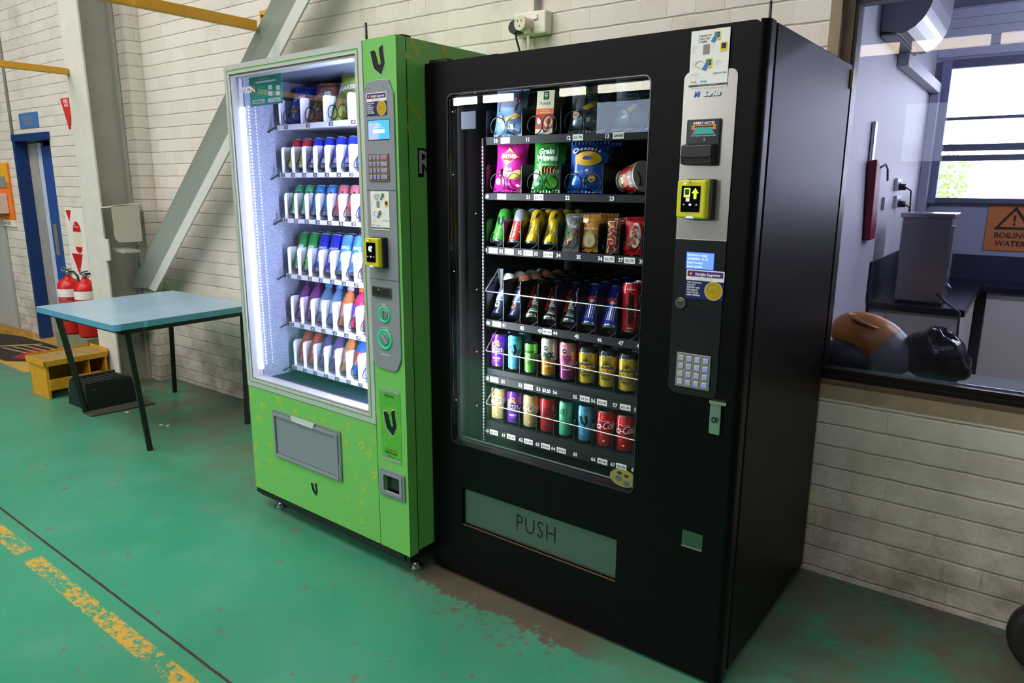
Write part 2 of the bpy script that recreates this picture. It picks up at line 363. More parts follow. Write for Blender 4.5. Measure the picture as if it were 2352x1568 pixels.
# hood, plate and peg on the stanchion
t=thing('sheet_metal_hood','cream sheet metal hood bolted to the side of the stanchion','hood',WL,WR)
g=G(); g.plate(rrect(-.38,-.20,1.05,1.30,[.04,.005,.02,.02]),0,.006,M('c6bfab',.6,var=.1,vs=8)); g.move(Matrix(((0,1,0,-4.44),(1,0,0,0),(0,0,1,0),(0,0,0,1)))); g.build('side_plate',t)
g=G(); g.hexa([(-4.60,-.38,1.275),(-4.434,-.385,1.285),(-4.434,-.19,1.30),(-4.60,-.13,1.30),(-4.60,-.38,1.283),(-4.434,-.385,1.293),(-4.434,-.19,1.308),(-4.60,-.13,1.308)],M('cfc8b4',.6,var=.15,vs=8)); g.build('top_plate',t)
g=G(); g.box(-4.60,-4.445,-.21,-.20,1.05,1.28,M('3a382f',.8)); g.build('shade_plate',t)  # dark sheet stands in for shade inside the open hood
g=G(); g.plate(rrect(-4.60,-4.52,.925,1.07,.008),-.392,-.383,M('d9d5c6',.5)); tag(g.build('cover_plate',loc=WL,rot=WR),'small cream cover plate on the stanchion below the hood','plate')
g=G(); g.plate([(-4.60,.98),(-4.44,.975),(-4.44,.99),(-4.60,1.0)],-.33,-.22,cream2); tag(g.build('steel_shelf_bracket',loc=WL,rot=WR),'little cream steel bracket beside the cover plate on the stanchion','bracket')
# conduit on the brick at left
g=G(); g.tube([(-6.94,-.012,1.86),(-6.94,-.012,5.1)],.011,M('a9a79c',.5)); tag(g.build('conduit_pipe',loc=WL,rot=WR),'thin grey conduit running down the brick to the blue doorway','pipe')
# ---------------------------------------------------------------- doorway
blue=M('123a78',.45,var=.3,vs=7); blue2=M('2a4f96',.5,var=.15,vs=5)
g=G(); g.box(-6.965,-6.925,-.015,.09,0,1.80,blue); g.box(-6.965,-6.2,-.02,.09,1.80,1.86,blue)
struct(g.build('trim_2',loc=WL,rot=WR,bev=.003))
g=G(); g.box(-7.2,-6.765,.10,.13,0,1.9,M('a5a49d',.6,var=.25,vs=4)); g.box(-7.2,-5.5,.9,.95,0,2.3,M('4b4a48',.8)); g.box(-5.6,-5.5,.10,.9,0,2.3,M('4b4a48',.8)); g.box(-7.3,-7.2,.10,.95,0,2.3,M('4b4a48',.8)); g.box(-7.2,-5.5,.1,.95,1.9,2.0,M('4b4a48',.8)); g.box(-6.765,-6.68,.105,.125,0,1.79,M('c3cbe6',.4)); struct(g.build('wall_corridor',loc=WL,rot=WR))  # pale strip beside the door leaf stands for daylight in its gap
t=thing('blue_door','blue door standing ajar in the far left doorway','door',WL,WR)
t['kind']='structure'; t.name='door_1'
g=G(); g.box(-6.68,-6.1,.102,.135,.01,1.76,blue2); g.build('door_leaf',t,bev=.003)
g=G(); g.box(-6.62,-6.55,.094,.101,.80,1.08,M('a9a595',.45,metal=.6)); g.build('push_plate',t)
# left end: grey door, kerb, ramp
g=G(); g.box(-9.2,-7.42,-.03,-.002,.02,1.12,M('a9aca6',.6)); o=struct(g.build('door_2',loc=WL,rot=WR,bev=.004))
t=thing('door_sign','blue rectangular sign with worn grey lettering above the doorway','sign',WL,WR)
g=G(); g.box(-6.76,-6.38,-.008,-.001,1.905,2.03,M('3f74b4',.5)); g.build('sign_board',t)
g=G(); g.text('DRESSING',.036,-6.57,1.985,-.0095,M('8a8c86',.6),sx=.95,bold=.02); g.text('ROOM',.036,-6.57,1.94,-.0095,M('8a8c86',.6),sx=1.1,bold=.02); g.build('lettering',t)
# orange emergency board at far left
t=thing('orange_wall_board','orange and yellow emergency board with a white box at far left','sign',WL,WR)
g=G(); g.box(-7.75,-7.15,-.02,-.002,1.10,1.62,M('f07a22',.5)); g.box(-7.75,-7.15,-.021,-.02,1.45,1.62,M('f0b323',.5)); g.build('board',t)
g=G(); g.box(-7.42,-7.22,-.03,-.021,1.40,1.50,M('8a8f86',.5)); g.build('grey_window',t)
g=G(); g.box(-7.75,-7.23,-.12,-.021,1.16,1.34,M('d9cdc4',.5)); g.build('white_box',t,bev=.006)
g=G(); g.box(-7.75,-7.15,-.02,-.002,1.04,1.10,M('eeeae2',.5)); g.text('FIRST AID',.028,-7.32,1.07,-.0215,M('d9451f')); g.build('white_strip',t)
# fire point
red=M('d1191b',.35); wh=M('ece8df',.5)
def tri(x,z,w,h): return [(x-w/2,z),(x,z-h),(x+w/2,z)]
t=thing('location_sign','folded red and white triangular location sign high beside the stanchion','sign',WL,WR)
g=G(); g.plate([(-5.895,2.10),(-5.80,1.86),(-5.70,2.10)],-.012,-.002,M('d8322d',.4)); g.build('sign_face',t)
g=G(); g.text('FIRE',.03,-5.80,2.075,-.0125,wh,bold=.02); g.text('HOSE',.02,-5.80,2.045,-.0125,wh,bold=.02); g.build('lettering',t)
t=thing('fire_point_board','white fire extinguisher board with red triangles and round red notice','sign',WL,WR)
g=G(); g.box(-6.09,-5.76,-.006,-.001,.02,1.24,wh); g.build('board',t)
g=G()
for x,z,w_,h_ in ((-6.02,1.22,.10,.09),(-5.95,.86,.20,.18),(-5.90,.50,.2,.18),(-5.88,.20,.2,.16)): g.plate(tri(x,z,w_,h_),-.0075,-.006,red)
g.plate([(-5.97,1.045)]+[(-5.90+.07*cos(PI*k/14),1.045+.085*sin(PI*k/14)) for k in range(15)][::-1][1:-1]+[(-5.83,1.045)],-.009,-.0076,red)
g.plate([(-5.96,.92)]+[(-5.90+.06*cos(-PI+PI*k/14),.92+.05*sin(-PI+PI*k/14)) for k in range(15)][1:-1]+[(-5.84,.92)],-.009,-.0076,red); g.build('red_marks',t)
g=G(); g.box(-5.97,-5.83,-.0078,-.0065,.92,1.045,M('e9ddc8')); g.text('DRY\nCHEMICAL',0.014,-5.90,1.105,-.0095,wh); g.build('notice_print',t)
def extinguisher(loc,label,rz):
    t=thing('fire_extinguisher',label,'fire extinguisher',loc,(0,0,rz),'fire extinguishers beside the doorway')
    g=G(); r=.088; g.lathe([(r*.9,0),(r,.012),(r,.38),(r*.93,.41),(r*.7,.435),(.03,.45),(.024,.468)],red,seg=32); g.build('cylinder',t)
    g=G(); g.lathe([(r+.0006,.15),(r+.0006,.30)],M('b5292b',.4),seg=32,cap=False); g.lathe([(r+.001,.305),(r+.001,.37)],wh,seg=32,cap=False)
    cyf=lambda u,v:((r+.0014)*sin(u/r),-(r+.0014)*cos(u/r),v)
    g.text('DRY POWDER',.009,0,.29,0,wh,fn=cyf); 
    for k in range(6): g.text('FIRE CLASS A B E  PULL PIN SQUEEZE',.0045,.03,.27-.012*k,0,wh,fn=cyf)
    g.lathe([(r+.0008,.108),(r+.0008,.114)],M('181414'),seg=32,cap=False); g.build('label_band',t)
    mt=M('b9b5ae',.3,metal=.9)
    g=G(); g.lathe([(.016,.468),(.018,.50),(.012,.51)],mt,seg=14); g.bar((0,-.01,.50),(.075,-.03,.485),.014,.008,mt); g.bar((-.01,.0,.515),(.07,-.03,.53),.014,.006,M('1b1b1b',.4)); g.build('valve_handle',t)
    g=G(); g.tube([(-.02+.018*cos(a*PI/8),-.02,.525+.018*sin(a*PI/8)) for a in range(16)],.002,mt,closed=True); g.lathe([(.012,-.014),(.012,.014)],mt,c=(-.02,0,.505),seg=10,axis='y'); g.build('pin_and_gauge',t)
    g=G(); g.tube([(.01,0,.50),(.06,.0,.505),(.10,0,.47),(.112,0,.40),(.108,0,.25)],.009,M('151515',.5),8); g.build('hose',t)
    return t
extinguisher(WF(-5.77,-.17,.235),'red fire extinguisher with a white band, left of the pair by the stanchion',R(20))
extinguisher(WF(-5.52,-.15,.235),'red fire extinguisher half hidden behind the stanchion, right of the pair',R(20))
g=G(); g.box(-5.98,-5.40,-.24,-.06,0,.23,M('8a8a70',.6,var=.3)); tag(g.build('extinguisher_plinth',loc=WL,rot=WR),'low olive painted plinth under the fire extinguishers','plinth')
for x,z in ((-5.86,1.605),(-5.93,1.31)):
    pass
# mats, kerb
g=G(); g.hexa([(-8.6,-.42,0),(-7.02,-.06,0),(-6.98,-.03,0),(-8.6,-.035,0),(-8.6,-.36,.05),(-7.06,-.05,.05),(-7.02,-.035,.05),(-8.6,-.04,.05)],M('b98a35',.6,var=.5,vs=14)); tag(g.build('yellow_kerb',loc=WL,rot=WR),'low yellow painted kerb at the foot of the far left wall','kerb')
t=thing('patterned_mat','red and black printed rubber mat on the floor before the doorway','mat',WL,WR)
g=G(); g.add([(-7.6,-.62,.006),(-6.2,-.56,.006),(-5.75,-.28,.006),(-5.95,-.06,.006),(-7.6,-.1,.006)],[(0,1,2,3,4)],M('2a211c',.8)); g.build('mat_base',t)
g=G(); rd=M('9b1b28',.8)
for p in ([(-7.6,-.60),(-6.75,-.56),(-6.9,-.44),(-7.6,-.5)],[(-6.25,-.50),(-5.85,-.33),(-6.05,-.12),(-6.5,-.22)],[(-6.0,-.09),(-5.93,-.12),(-5.85,-.25),(-5.95,-.2)]): g.add([(a,b,.0075) for a,b in p],[tuple(range(len(p)))],rd)
g.build('red_print',t)
g=G(); tn=M('b39a66',.8); g.add([(-7.0,-.56,.0078),(-6.95,-.56,.0078),(-6.6,-.12,.0078),(-6.66,-.12,.0078)],[(0,1,2,3)],tn)
for k in range(4): g.add([(-6.75+.02*k,-.40+.07*k,.008),(-6.35+.02*k,-.36+.07*k,.008),(-6.35+.02*k,-.34+.07*k,.008),(-6.75+.02*k,-.38+.07*k,.008)],[(0,1,2,3)],tn)
g.build('tan_print',t)
# ---------------------------------------------------------------- floor pieces under the table
ys=M('e3a21c',.5,var=.22,vs=16)
t=thing('yellow_step','worn yellow steel step with two open bays on the green floor','step',WL,WR)
x0,x1,t0,t1,h=-4.99,-4.72,-.80,-.40,.245
g=G(); g.box(x0,x1,t0,t0+.02,0,h,ys); g.box(x0,x1,t1-.02,t1,0,h,ys); g.box(x0,x1,-.53,-.518,.0,h,ys); g.box(x0,x0+.012,t0,t1,0,h,ys); g.build('side_panels',t,bev=.003)
g=G(); g.box(x0-.01,x1+.01,t0-.01,t1+.01,h,h+.02,M('a98a4e',.7,var=.4,vs=20)); g.build('tread',t,bev=.004)
g=G(); g.box(x0-.012,x1+.012,t0-.013,t0-.008,h-.012,h+.028,ys); g.box(x0-.014,x0-.008,t0,t1,h-.012,h+.035,ys); g.box(x1+.008,x1+.014,t0,t1,h-.015,h+.022,ys); g.box(x0,x1,t1+.008,t1+.013,h-.012,h+.04,ys); g.build('edge_trim',t)
g=G(); g.box(x1+.0,x1+.014,t0+.01,-.45,.06,.135,ys); g.build('kick_board',t,bev=.002)
bk=M('15171a',.45,bump=.2,bs=60)
t=thing('black_crate','low black metal crate with slotted top beneath the blue table','crate',WL,WR)
g=G(); g.hexa([(-4.53,-.76,.0),(-4.24,-.76,.0),(-4.22,-.44,.0),(-4.51,-.44,.0),(-4.50,-.75,.165),(-4.27,-.75,.165),(-4.25,-.46,.165),(-4.48,-.46,.165)],bk); g.build('body',t,bev=.004)
g=G(); g.box(-4.49,-4.475,-.745,-.465,.165,.18,M('55585a',.4,metal=.7)); g.box(-4.28,-4.27,-.745,-.465,.165,.172,bk)
for k in range(7): g.box(-4.46,-4.30,-.735+.038*k,-.722+.038*k,.1655,.172,M('0a0a0b',.7))
g.build('slotted_top',t)
g=G()
for y,z in ((-.70,.13),(-.70,.10),(-.47,.14)): g.lathe([(.004,0),(.004,.004)],M('c9c9c4',.3,metal=.8),c=(-4.262+.0,y,z),seg=8,axis='x')
for k in range(4): g.box(-4.502,-4.50,-.76,-.755,.09+.02*k,.1+.02*k,M('c9c9c4',.4))
g.build('rivets',t)
g=G(); g.hexa([(-4.21,-.80,0),(-4.10,-.80,0),(-4.05,-.42,0),(-4.16,-.42,0),(-4.21,-.80,.008),(-4.10,-.80,.008),(-4.05,-.42,.008),(-4.16,-.42,.008)],M('4a4138',.8,var=.3)); tag(g.build('timber_offcut',loc=WL,rot=WR),'flat brown board lying along the black crate','board')
g=G()
for k,(x,y) in enumerate(((-3.6,-.62),(-3.56,-.60),(-4.02,-.62))): g.lathe([(.012,0),(.012,.004)],M('d8d8cf',.6),c=(x,y,.0),seg=7)
tag(g.build('paper_scraps',loc=WL,rot=WR),'few white paper scraps on the floor under the table','litter')['kind']='stuff'
# blue table
t=thing('work_table','pale blue laminate table on four black steel legs against the wall','table',WL,WR)
lam=M('a6c4d8',.28,var=.2,vs=2.5); edg=M('5a9cb8',.4)
X0,X1,T0,T1,Z=-4.155,-3.205,-1.005,-.17,.728
g=G(); g.box(X0,X1,T0,T1,Z-.001,Z+.0005,lam); g.build('laminate_top',t)
g=G(); g.box(X0,X1,T0,T1,Z-.034,Z-.001,edg); g.build('edge_band',t,bev=.001)
bl=M('101412',.45); g=G()
g.box(X0+.03,X1-.03,T0+.05,T0+.075,Z-.062,Z-.034,bl); g.box(X0+.03,X1-.03,T1-.06,T1-.035,Z-.062,Z-.034,bl); g.box(X0+.03,X0+.055,T0+.05,T1-.04,Z-.062,Z-.034,bl); g.box(X1-.055,X1-.03,T0+.05,T1-.04,Z-.062,Z-.034,bl); g.build('frame',t)
for a,b in (((X0+.06,T0+.085),(-4.235,-.775)),((X1-.05,T0+.085),(-3.245,-.87)),((X0+.06,T1-.06),(-4.225,-.19)),((X1-.05,T1-.06),(-3.21,-.285))):
    g=G(); g.bar((b[0],b[1],0),(a[0],a[1],Z-.036),.026,.026,bl); g.build('leg',t)
# socket, plugs, conduit
t=thing('wall_socket','white double power socket box on the brick above the black machine','socket',WL,WR)
pw=M('e9e4d6',.3)
g=G(); g.box(-1.36,-1.20,-.055,-.001,2.06,2.15,pw); g.build('socket_box',t,bev=.006)
g=G()
for x in (-1.325,-1.25): g.box(x-.012,x+.012,-.062,-.055,2.115,2.135,M('f4f0e4',.3))
g.build('switches',t,bev=.002)
t=thing('black_plug','black power plug in the left outlet of the wall socket','plug',WL,WR)
g=G(); g.lathe([(.026,-.095),(.028,-.085),(.026,-.056)],M('151515',.5),c=(-1.335,0,2.09),seg=20,axis='y'); g.build('plug_body',t)
g=G(); g.tube([(-1.335,-.085,2.08),(-1.325,-.085,2.04),(-1.31,-.075,1.98),(-1.31,-.07,1.85)],.005,M('151515',.5)); g.build('cord',t)
t=thing('cream_plug','cream piggyback power plug in the right outlet of the wall socket','plug',WL,WR)
g=G(); pc=M('d9d0b6',.4); g.lathe([(.028,-.12),(.03,-.115),(.028,-.056)],pc,c=(-1.285,0,2.095),seg=24,axis='y'); g.box(-1.275,-1.262,-.1,-.07,2.055,2.075,pc); g.build('plug_body',t)
g=G(); g.box(-1.296,-1.293,-.1215,-.12,2.10,2.108,M('222222')); g.box(-1.278,-1.275,-.1215,-.12,2.10,2.108,M('222222')); g.box(-1.287,-1.284,-.1215,-.12,2.08,2.088,M('222222')); g.build('pin_slots',t)
g=G(); g.tube([(-1.268,-.085,2.06),(-1.262,-.085,2.02),(-1.262,-.08,1.85)],.006,pc); g.build('cord',t)
g=G(); g.tube([(-1.268,-.02,2.15),(-1.268,-.02,5.1)],.013,M('a9aba8',.4)); tag(g.build('conduit_pipe',loc=WL,rot=WR),'grey conduit rising from the power socket box','pipe')
g=G(); rb=M('1b1715',.6); g.lathe([(.09,-.035),(.112,-.028),(.116,0),(.112,.028),(.09,.035)],rb,seg=40,axis='y')
g.lathe([(.05,-.037),(.05,.037)],M('3a302a',.5),seg=24,axis='y'); tag(g.build('rubber_wheel',loc=WF(.752,-.20,.117),rot=WR),'dark rubber wheel cut by the right edge of the photo','wheel')
# ================================================================ kitchen window and the room behind it
alu=M('241d18',.4,metal=.5,bump=.1); brn=M('6e5a48',.6,var=.3,vs=12); tan=M('a08a6c',.6,var=.3,vs=10)
g=G()
g.box(-.095,-.06,.0,.12,.688,2.12,tan); g.box(-.062,-.03,.05,.13,.70,2.12,brn)
g.box(-.03,2.6,.06,.12,2.035,2.12,alu); g.box(-.045,-.018,.06,.13,.74,2.08,alu)
g.hexa([(-.095,.0,.688),(2.6,.0,.688),(2.6,.12,.688),(-.095,.12,.688),(-.095,.02,.735),(2.6,.02,.735),(2.6,.12,.735),(-.095,.12,.735)],tan)
g.box(-.06,2.6,.022,.13,.735,.75,brn); g.box(-.045,2.6,.05,.13,.75,.765,alu); g.box(-.045,2.6,.075,.13,.765,.782,alu)
g.box(-.02,2.6,.108,.112,.782,.788,M('b9bcc8',.25,metal=.9))
g.box(2.55,2.6,.06,.12,.74,2.1,alu)
struct(g.build('window_frame_1',loc=WL,rot=WR)); 
g=G(); g.box(-.02,2.56,.094,.1,.78,2.045,glass('kitchen_window_glass','e6e8f4',.04,.55)); struct(g.build('window_20',loc=WL,rot=WR))
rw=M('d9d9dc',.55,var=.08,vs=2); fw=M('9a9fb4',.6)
g=G(); g.box(-.19,-.092,.12,2.75,0,2.5,rw); struct(g.build('wall_kitchen_left',loc=WL,rot=WR))
g=G(); g.box(2.6,2.7,.12,2.75,0,2.5,rw); struct(g.build('wall_kitchen_right',loc=WL,rot=WR))
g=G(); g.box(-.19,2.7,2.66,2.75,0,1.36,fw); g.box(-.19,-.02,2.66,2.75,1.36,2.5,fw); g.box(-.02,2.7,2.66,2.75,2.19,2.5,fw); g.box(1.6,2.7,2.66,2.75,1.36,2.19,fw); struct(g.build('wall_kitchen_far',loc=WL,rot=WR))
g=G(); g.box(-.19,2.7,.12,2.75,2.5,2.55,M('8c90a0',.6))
for k in range(6): g.box(-.09,2.6,2.652,2.66,2.22+.055*k,2.272+.055*k,M('b4b8c8',.55))
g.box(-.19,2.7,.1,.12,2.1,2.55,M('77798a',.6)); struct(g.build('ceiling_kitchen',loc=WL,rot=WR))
g=G(); g.box(-.19,2.7,.1,.12,0,.72,rw); struct(g.build('wall_kitchen_near',loc=WL,rot=WR))
fr=M('5a5f74',.5)
g=G()
for a in ((-.04,1.6,2.15,2.20),(-.04,1.6,1.345,1.375),(-.02,1.6,1.845,1.862),(-.02,1.6,1.66,1.70),(-.02,1.6,1.60,1.635)): g.box(a[0],a[1],2.63,2.67,a[2],a[3],fr)
g.box(-.05,.0,2.62,2.67,1.34,2.20,M('7d86a8',.5)); g.box(.80,.83,2.63,2.67,1.36,2.19,fr); g.box(1.58,1.62,2.63,2.67,1.36,2.19,fr)
struct(g.build('window_frame_2',loc=WL,rot=WR))
g=G(); g.box(.0,1.6,2.655,2.658,1.37,2.16,glass('far_window_glass','ffffff',.04)); struct(g.build('window_21',loc=WL,rot=WR))
# outdoors: pale sunlit tree and bar fence
def tree(loc,label,s,c):
    t=thing('tree',label,'tree',loc); rr=random.Random(int(s*100)); g=G(); m1=M(c,.8)
    for _ in range(2200):
        a=rr.uniform(0,2*PI); q=rr.random()**.5*s; z=rr.gauss(0,.45)*s; p=Vector((q*cos(a),q*sin(a)*.8,1.2*s+z*(1-q/s*.5)))
        d=Vector((rr.uniform(-1,1),rr.uniform(-1,1),rr.uniform(-.6,1))).normalized()*.045*s; e=d.cross(Vector((rr.random(),rr.random(),1))).normalized()*.028*s
        g.add([p-d,p+e,p+d,p-e],[(0,1,2,3)],m1)
    g.build('foliage',t); g=G(); g.cyl((0,0,-2),(0,0,1.2*s),.08,M('6b5a44',.8)); g.build('trunk',t)
tree(WF(-1.2,9,.35),'pale green tree outside the kitchen window, right one',.9,'a9c07a'); tree(WF(-4.3,10.5,1.1),'small hazy tree outside the kitchen window, left one',.5,'9db58a')
g=G()
for k in range(30): g.box(-6+.25*k,-5.98+.25*k,7.2,7.22,-.2,.98,M('7d8494',.5))
g.box(-6,1.5,7.2,7.22,.90,.93,M('7d8494',.5)); g.box(-6,1.5,7.2,7.22,.45,.48,M('7d8494',.5)); tag(g.build('bar_fence',loc=WL,rot=WR),'pale steel bar fence outside the kitchen window','fence')
g=G(); g.box(-12,12,4.1,30,-.3,-.2,M('c9c6b8',.9)); struct(g.build('ground_outside',loc=WL,rot=WR))
# kitchen furniture
ct=M('15182a',.18); cbm=M('c9c2b8',.5)
t=thing('kitchen_worktop','dark L shaped kitchen worktop along the side and far walls','worktop',WL,WR)
g=G(); g.box(-.088,.33,1.21,2.62,.845,.88,ct); g.box(.33,2.55,2.25,2.62,.845,.88,ct); g.build('top',t,bev=.004)
g=G(); g.box(-.088,-.08,1.18,2.62,.88,1.08,M('1a1c2c',.5)); g.box(-.088,2.55,2.61,2.62,.88,1.03,M('232538',.5)); g.build('splashback',t)
t=thing('base_cabinet','beige kitchen base cabinet under the side worktop','cabinet',WL,WR)
g=G(); g.box(-.085,.31,1.24,2.2,.08,.84,cbm); g.build('carcass',t)
g=G(); g.box(-.085,-.005,1.226,1.24,.1,.83,M('d2cbc0',.5)); g.build('door',t); g=G(); g.box(.0,.30,1.226,1.24,.1,.83,M('d2cbc0',.5)); g.build('door',t)
for k,(a,b) in enumerate(((.36,.75),(.76,1.15),(1.16,1.6))):
    t=thing('base_cabinet',('beige kitchen base cabinet against the far wall, nearest the corner','beige kitchen base cabinet against the far wall, second from the corner','beige kitchen base cabinet against the far wall, cut by the photo edge')[k],'cabinet',WL,WR)
    g=G(); g.box(a,b,2.29,2.6,.1,.84,cbm); g.build('carcass',t); g=G(); g.box(a+.004,b-.004,2.275,2.29,.12,.83,M('d2cbc0',.5)); g.build('door',t)
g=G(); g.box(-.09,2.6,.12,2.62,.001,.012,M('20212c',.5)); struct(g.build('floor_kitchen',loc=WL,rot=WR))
t=thing('hot_water_urn','square stainless steel water boiler on the dark kitchen worktop','water boiler',WL,WR)
st=M('8d8f99',.28,metal=.85)
g=G(); g.box(.015,.225,1.28,1.52,.89,1.31,st); g.build('body',t,bev=.006)
g=G(); g.box(.005,.235,1.27,1.53,1.295,1.318,M('b9bac4',.2,metal=.9)); g.build('lid',t,bev=.004)
g=G(); g.box(.226,.236,1.30,1.34,1.02,1.26,M('d6dbe6',.2,metal=.6)); g.cyl((.23,1.32,.98),(.25,1.32,.96),.01,st); g.build('gauge_and_tap',t)
g=G(); g.tube([(.20,1.27,.94),(.25,1.25,.90),(.31,1.19,.87),(.315,1.19,.7),(.29,1.19,.5),(.24,1.2,.3),(.2,1.2,.1),(.2,1.22,.02)],.005,M('0e0e12',.4)); g.build('cord',t)
# air conditioner high on the left wall, its duct below
t=thing('air_conditioner','white split air conditioner high on the kitchen side wall','air conditioner',WL,WR)
ac=M('b9bac0',.35)
prof=[(-.089,2.499),(-.089,2.08),(-.012,2.063),(.012,2.068),(.040,2.085),(.062,2.108),(.074,2.125),(.088,2.155),(.098,2.20),(.102,2.30),(.098,2.499)]
acm=[ac,ac,M('3a3d4c',.3),M('8d92a4',.25),M('a9aebf',.25),M('f2f4fa',.3),M('343746',.3),ac,ac,ac,ac]
g=G(); n=len(prof)
for i in range(n):
    p,q=prof[i],prof[(i+1)%n]; g.add([(p[0],.82,p[1]),(q[0],.82,q[1]),(q[0],1.42,q[1]),(p[0],1.42,p[1])],[(0,1,2,3)],acm[i])
g.add([(x,.82,z) for x,z in prof],[tuple(range(n))],M('9a9ca4',.4)); g.add([(x,1.42,z) for x,z in prof],[tuple(range(n))],ac); g.build('body',t)
g=G(); g.box(-.088,-.03,.822,1.41,2.058,2.066,M('8a8c96',.4)); g.build('base_tray',t)
g=G(); g.box(-.09,-.04,1.30,2.60,2.0,2.06,M('d0d2dc',.5)); g.box(-.09,-.04,2.52,2.60,1.2,2.0,M('9ea1b2',.5)); tag(g.build('pipe_duct',loc=WL,rot=WR,bev=.004),'white boxed pipe duct running under the air conditioner','duct')
g=G(); g.box(-.09,-.075,.86,.91,1.52,1.72,M('d7d8de',.25,metal=.5)); tag(g.build('paper_holder',loc=WL,rot=WR,bev=.004),'narrow shiny vertical holder on the kitchen side wall','holder')
t=thing('fire_blanket','dark red fire blanket pouch with grey strap on the kitchen wall','fire blanket',WL,WR)
g=G(); mr=M('8e2236',.5); g.hexa([(-.09,.93,1.20),(-.06,.93,1.20),(-.06,1.06,1.20),(-.09,1.06,1.20),(-.09,.84,1.55),(-.05,.84,1.56),(-.05,.97,1.52),(-.09,.97,1.55)],mr); g.build('pouch',t,bev=.006)
g=G(); g.tube([(-.055,.92,1.52),(-.04,1.0,1.54),(-.04,1.06,1.52),(-.045,1.12,1.47)],.005,M('5a5a66',.4)); g.build('strap',t)
def outlet(t0,z0,label,plug):
    t=thing('wall_outlet',label,'power outlet',WL,WR)
    g=G(); g.box(-.09,-.075,t0,t0+.13,z0,z0+.065,M('c9cbd4',.4)); g.build('face_plate',t,bev=.003)
    g=G()
    for k in range(2): g.lathe([(.012,0),(.012,.004)],M('5b5e6c',.4),c=(-.075,t0+.035+.06*k,z0+.035),seg=10,axis='x')
    g.build('sockets',t)
    if plug:
        g=G(); g.lathe([(.018,0),(.016,.035)],M('17171c',.4),c=(-.075,t0+.06,z0+.02),seg=12,axis='x'); g.tube([(-.045,t0+.06,z0+.02),(-.02,t0+.09,z0+.0),(-.02,t0+.12,z0-.08),(-.04,t0+.10,z0-.3)],.004,M('17171c',.4)); tag(g.build('plug_and_cord',loc=WL,rot=WR),'black plug and hanging cord in the '+plug+' kitchen outlet','plug')
outlet(1.62,1.42,'upper double power outlet on the kitchen side wall','upper'); outlet(1.66,1.33,'lower double power outlet on the kitchen side wall','lower')
g=G(); g.box(-.09,-.078,1.32,1.39,1.33,1.39,M('c4c6d0',.4)); tag(g.build('light_switch',loc=WL,rot=WR,bev=.003),'single switch plate left of the kitchen outlets','switch')
t=thing('boiling_water_sign','orange warning sign reading BOILING WATER under the far window','sign',WL,WR)
g=G(); g.box(.29,.56,2.655,2.66,1.06,1.34,M('c9793f',.5)); g.build('board',t)
g=G(); k=M('33241f',.6); g.plate([(.33,1.19),(.53,1.19),(.43,1.33)],2.653,2.6545,k,holes=[[(.358,1.205),(.502,1.205),(.43,1.305)]])
g.plate([(.423,1.275),(.437,1.275),(.434,1.235),(.426,1.235)],2.653,2.6545,k); g.plate(circ(.43,1.222,.007,n=10),2.653,2.6545,k); g.build('triangle_mark',t)
g=G(); g.text('BOILING',.032,.425,1.155,2.653,k,bold=.01); g.text('WATER',.032,.425,1.105,2.653,k,bold=.01); g.build('lettering',t)
# orange and grey jug, black bag on the inner sill
g=G(); g.box(-.088,2.55,.13,.62,.70,.712,M('14151b',.6)); tag(g.build('inner_bench',loc=WL,rot=WR),'dark narrow bench inside under the kitchen window','bench')
def ell(g,c,r,m,seg=28,rings=14,cut=None,rot=None):
    vs=[];fs=[]
    for i in range(rings+1):
        a=PI*i/rings
        for k in range(seg):
            b=2*PI*k/seg; v=Vector((r[0]*sin(a)*cos(b),r[1]*sin(a)*sin(b),r[2]*cos(a)))
            if rot: v=rot@v
            vs.append((c[0]+v.x,c[1]+v.y,c[2]+v.z))
    for i in range(rings):
        for k in range(seg):
            k2=(k+1)%seg; q=(i*seg+k,(i+1)*seg+k,(i+1)*seg+k2,i*seg+k2)
            cc=sum((Vector(vs[j]) for j in q),Vector())/4
            if cut is None or cut(cc): fs.append(q)
    return g.add(vs,fs,m,True)
t=thing('vacuum_cleaner','orange topped grey vacuum cleaner body lying inside the kitchen window','vacuum cleaner',WL,WR)
c=(.095,.33,.845); RY=Matrix.Rotation(R(26),3,'Y')
pl=lambda p:(p.x-c[0])*.75-(p.z-c[2])*.66
g=G(); ell(g,c,(.165,.10,.105),M('c47a2c',.35),seg=96,rings=60,cut=lambda p:pl(p)<.024,rot=RY); g.build('orange_cover',t)
g=G(); ell(g,c,(.163,.098,.103),M('8b8d96',.35),seg=96,rings=60,cut=lambda p:pl(p)>.018,rot=RY); g.build('grey_body',t)
g=G(); g.tube([(c[0]-.03+.055*cos(a*PI/12),c[1]-.055+.028*sin(a*PI/12)-.0,c[2]+.092-.022*cos(a*PI/12)) for a in range(24)],.006,M('e0a05c',.3),closed=True)
ell(g,(c[0]-.03,c[1]-.055,c[2]+.082),(.050,.024,.014),M('7a3d14',.5),rot=RY); g.build('recessed_grip',t)
g=G(); ell(g,(-.0,.25,.775),(.115,.06,.085),M('2b2e38',.5)); g.build('dark_base',t)
t=None
g=G(); rr=random.Random(5); vs=[];fs=[]; S_,Rn=26,16
for i in range(Rn+1):
    a=PI*i/Rn
    for k in range(S_):
        b=2*PI*k/S_; q=1+.035*rr.uniform(-1,1)+.07*sin(3*b+i*.8)+.04*sin(7*b-i)
        vs.append((.31+.115*q*sin(a)*cos(b)+.03*cos(a)*0,.33+.08*q*sin(a)*sin(b),.835+.095*q*cos(a)-.25*max(0,.125*sin(a)*cos(b))))
for i in range(Rn):
    for k in range(S_): fs.append((i*S_+k,(i+1)*S_+k,(i+1)*S_+(k+1)%S_,i*S_+(k+1)%S_))
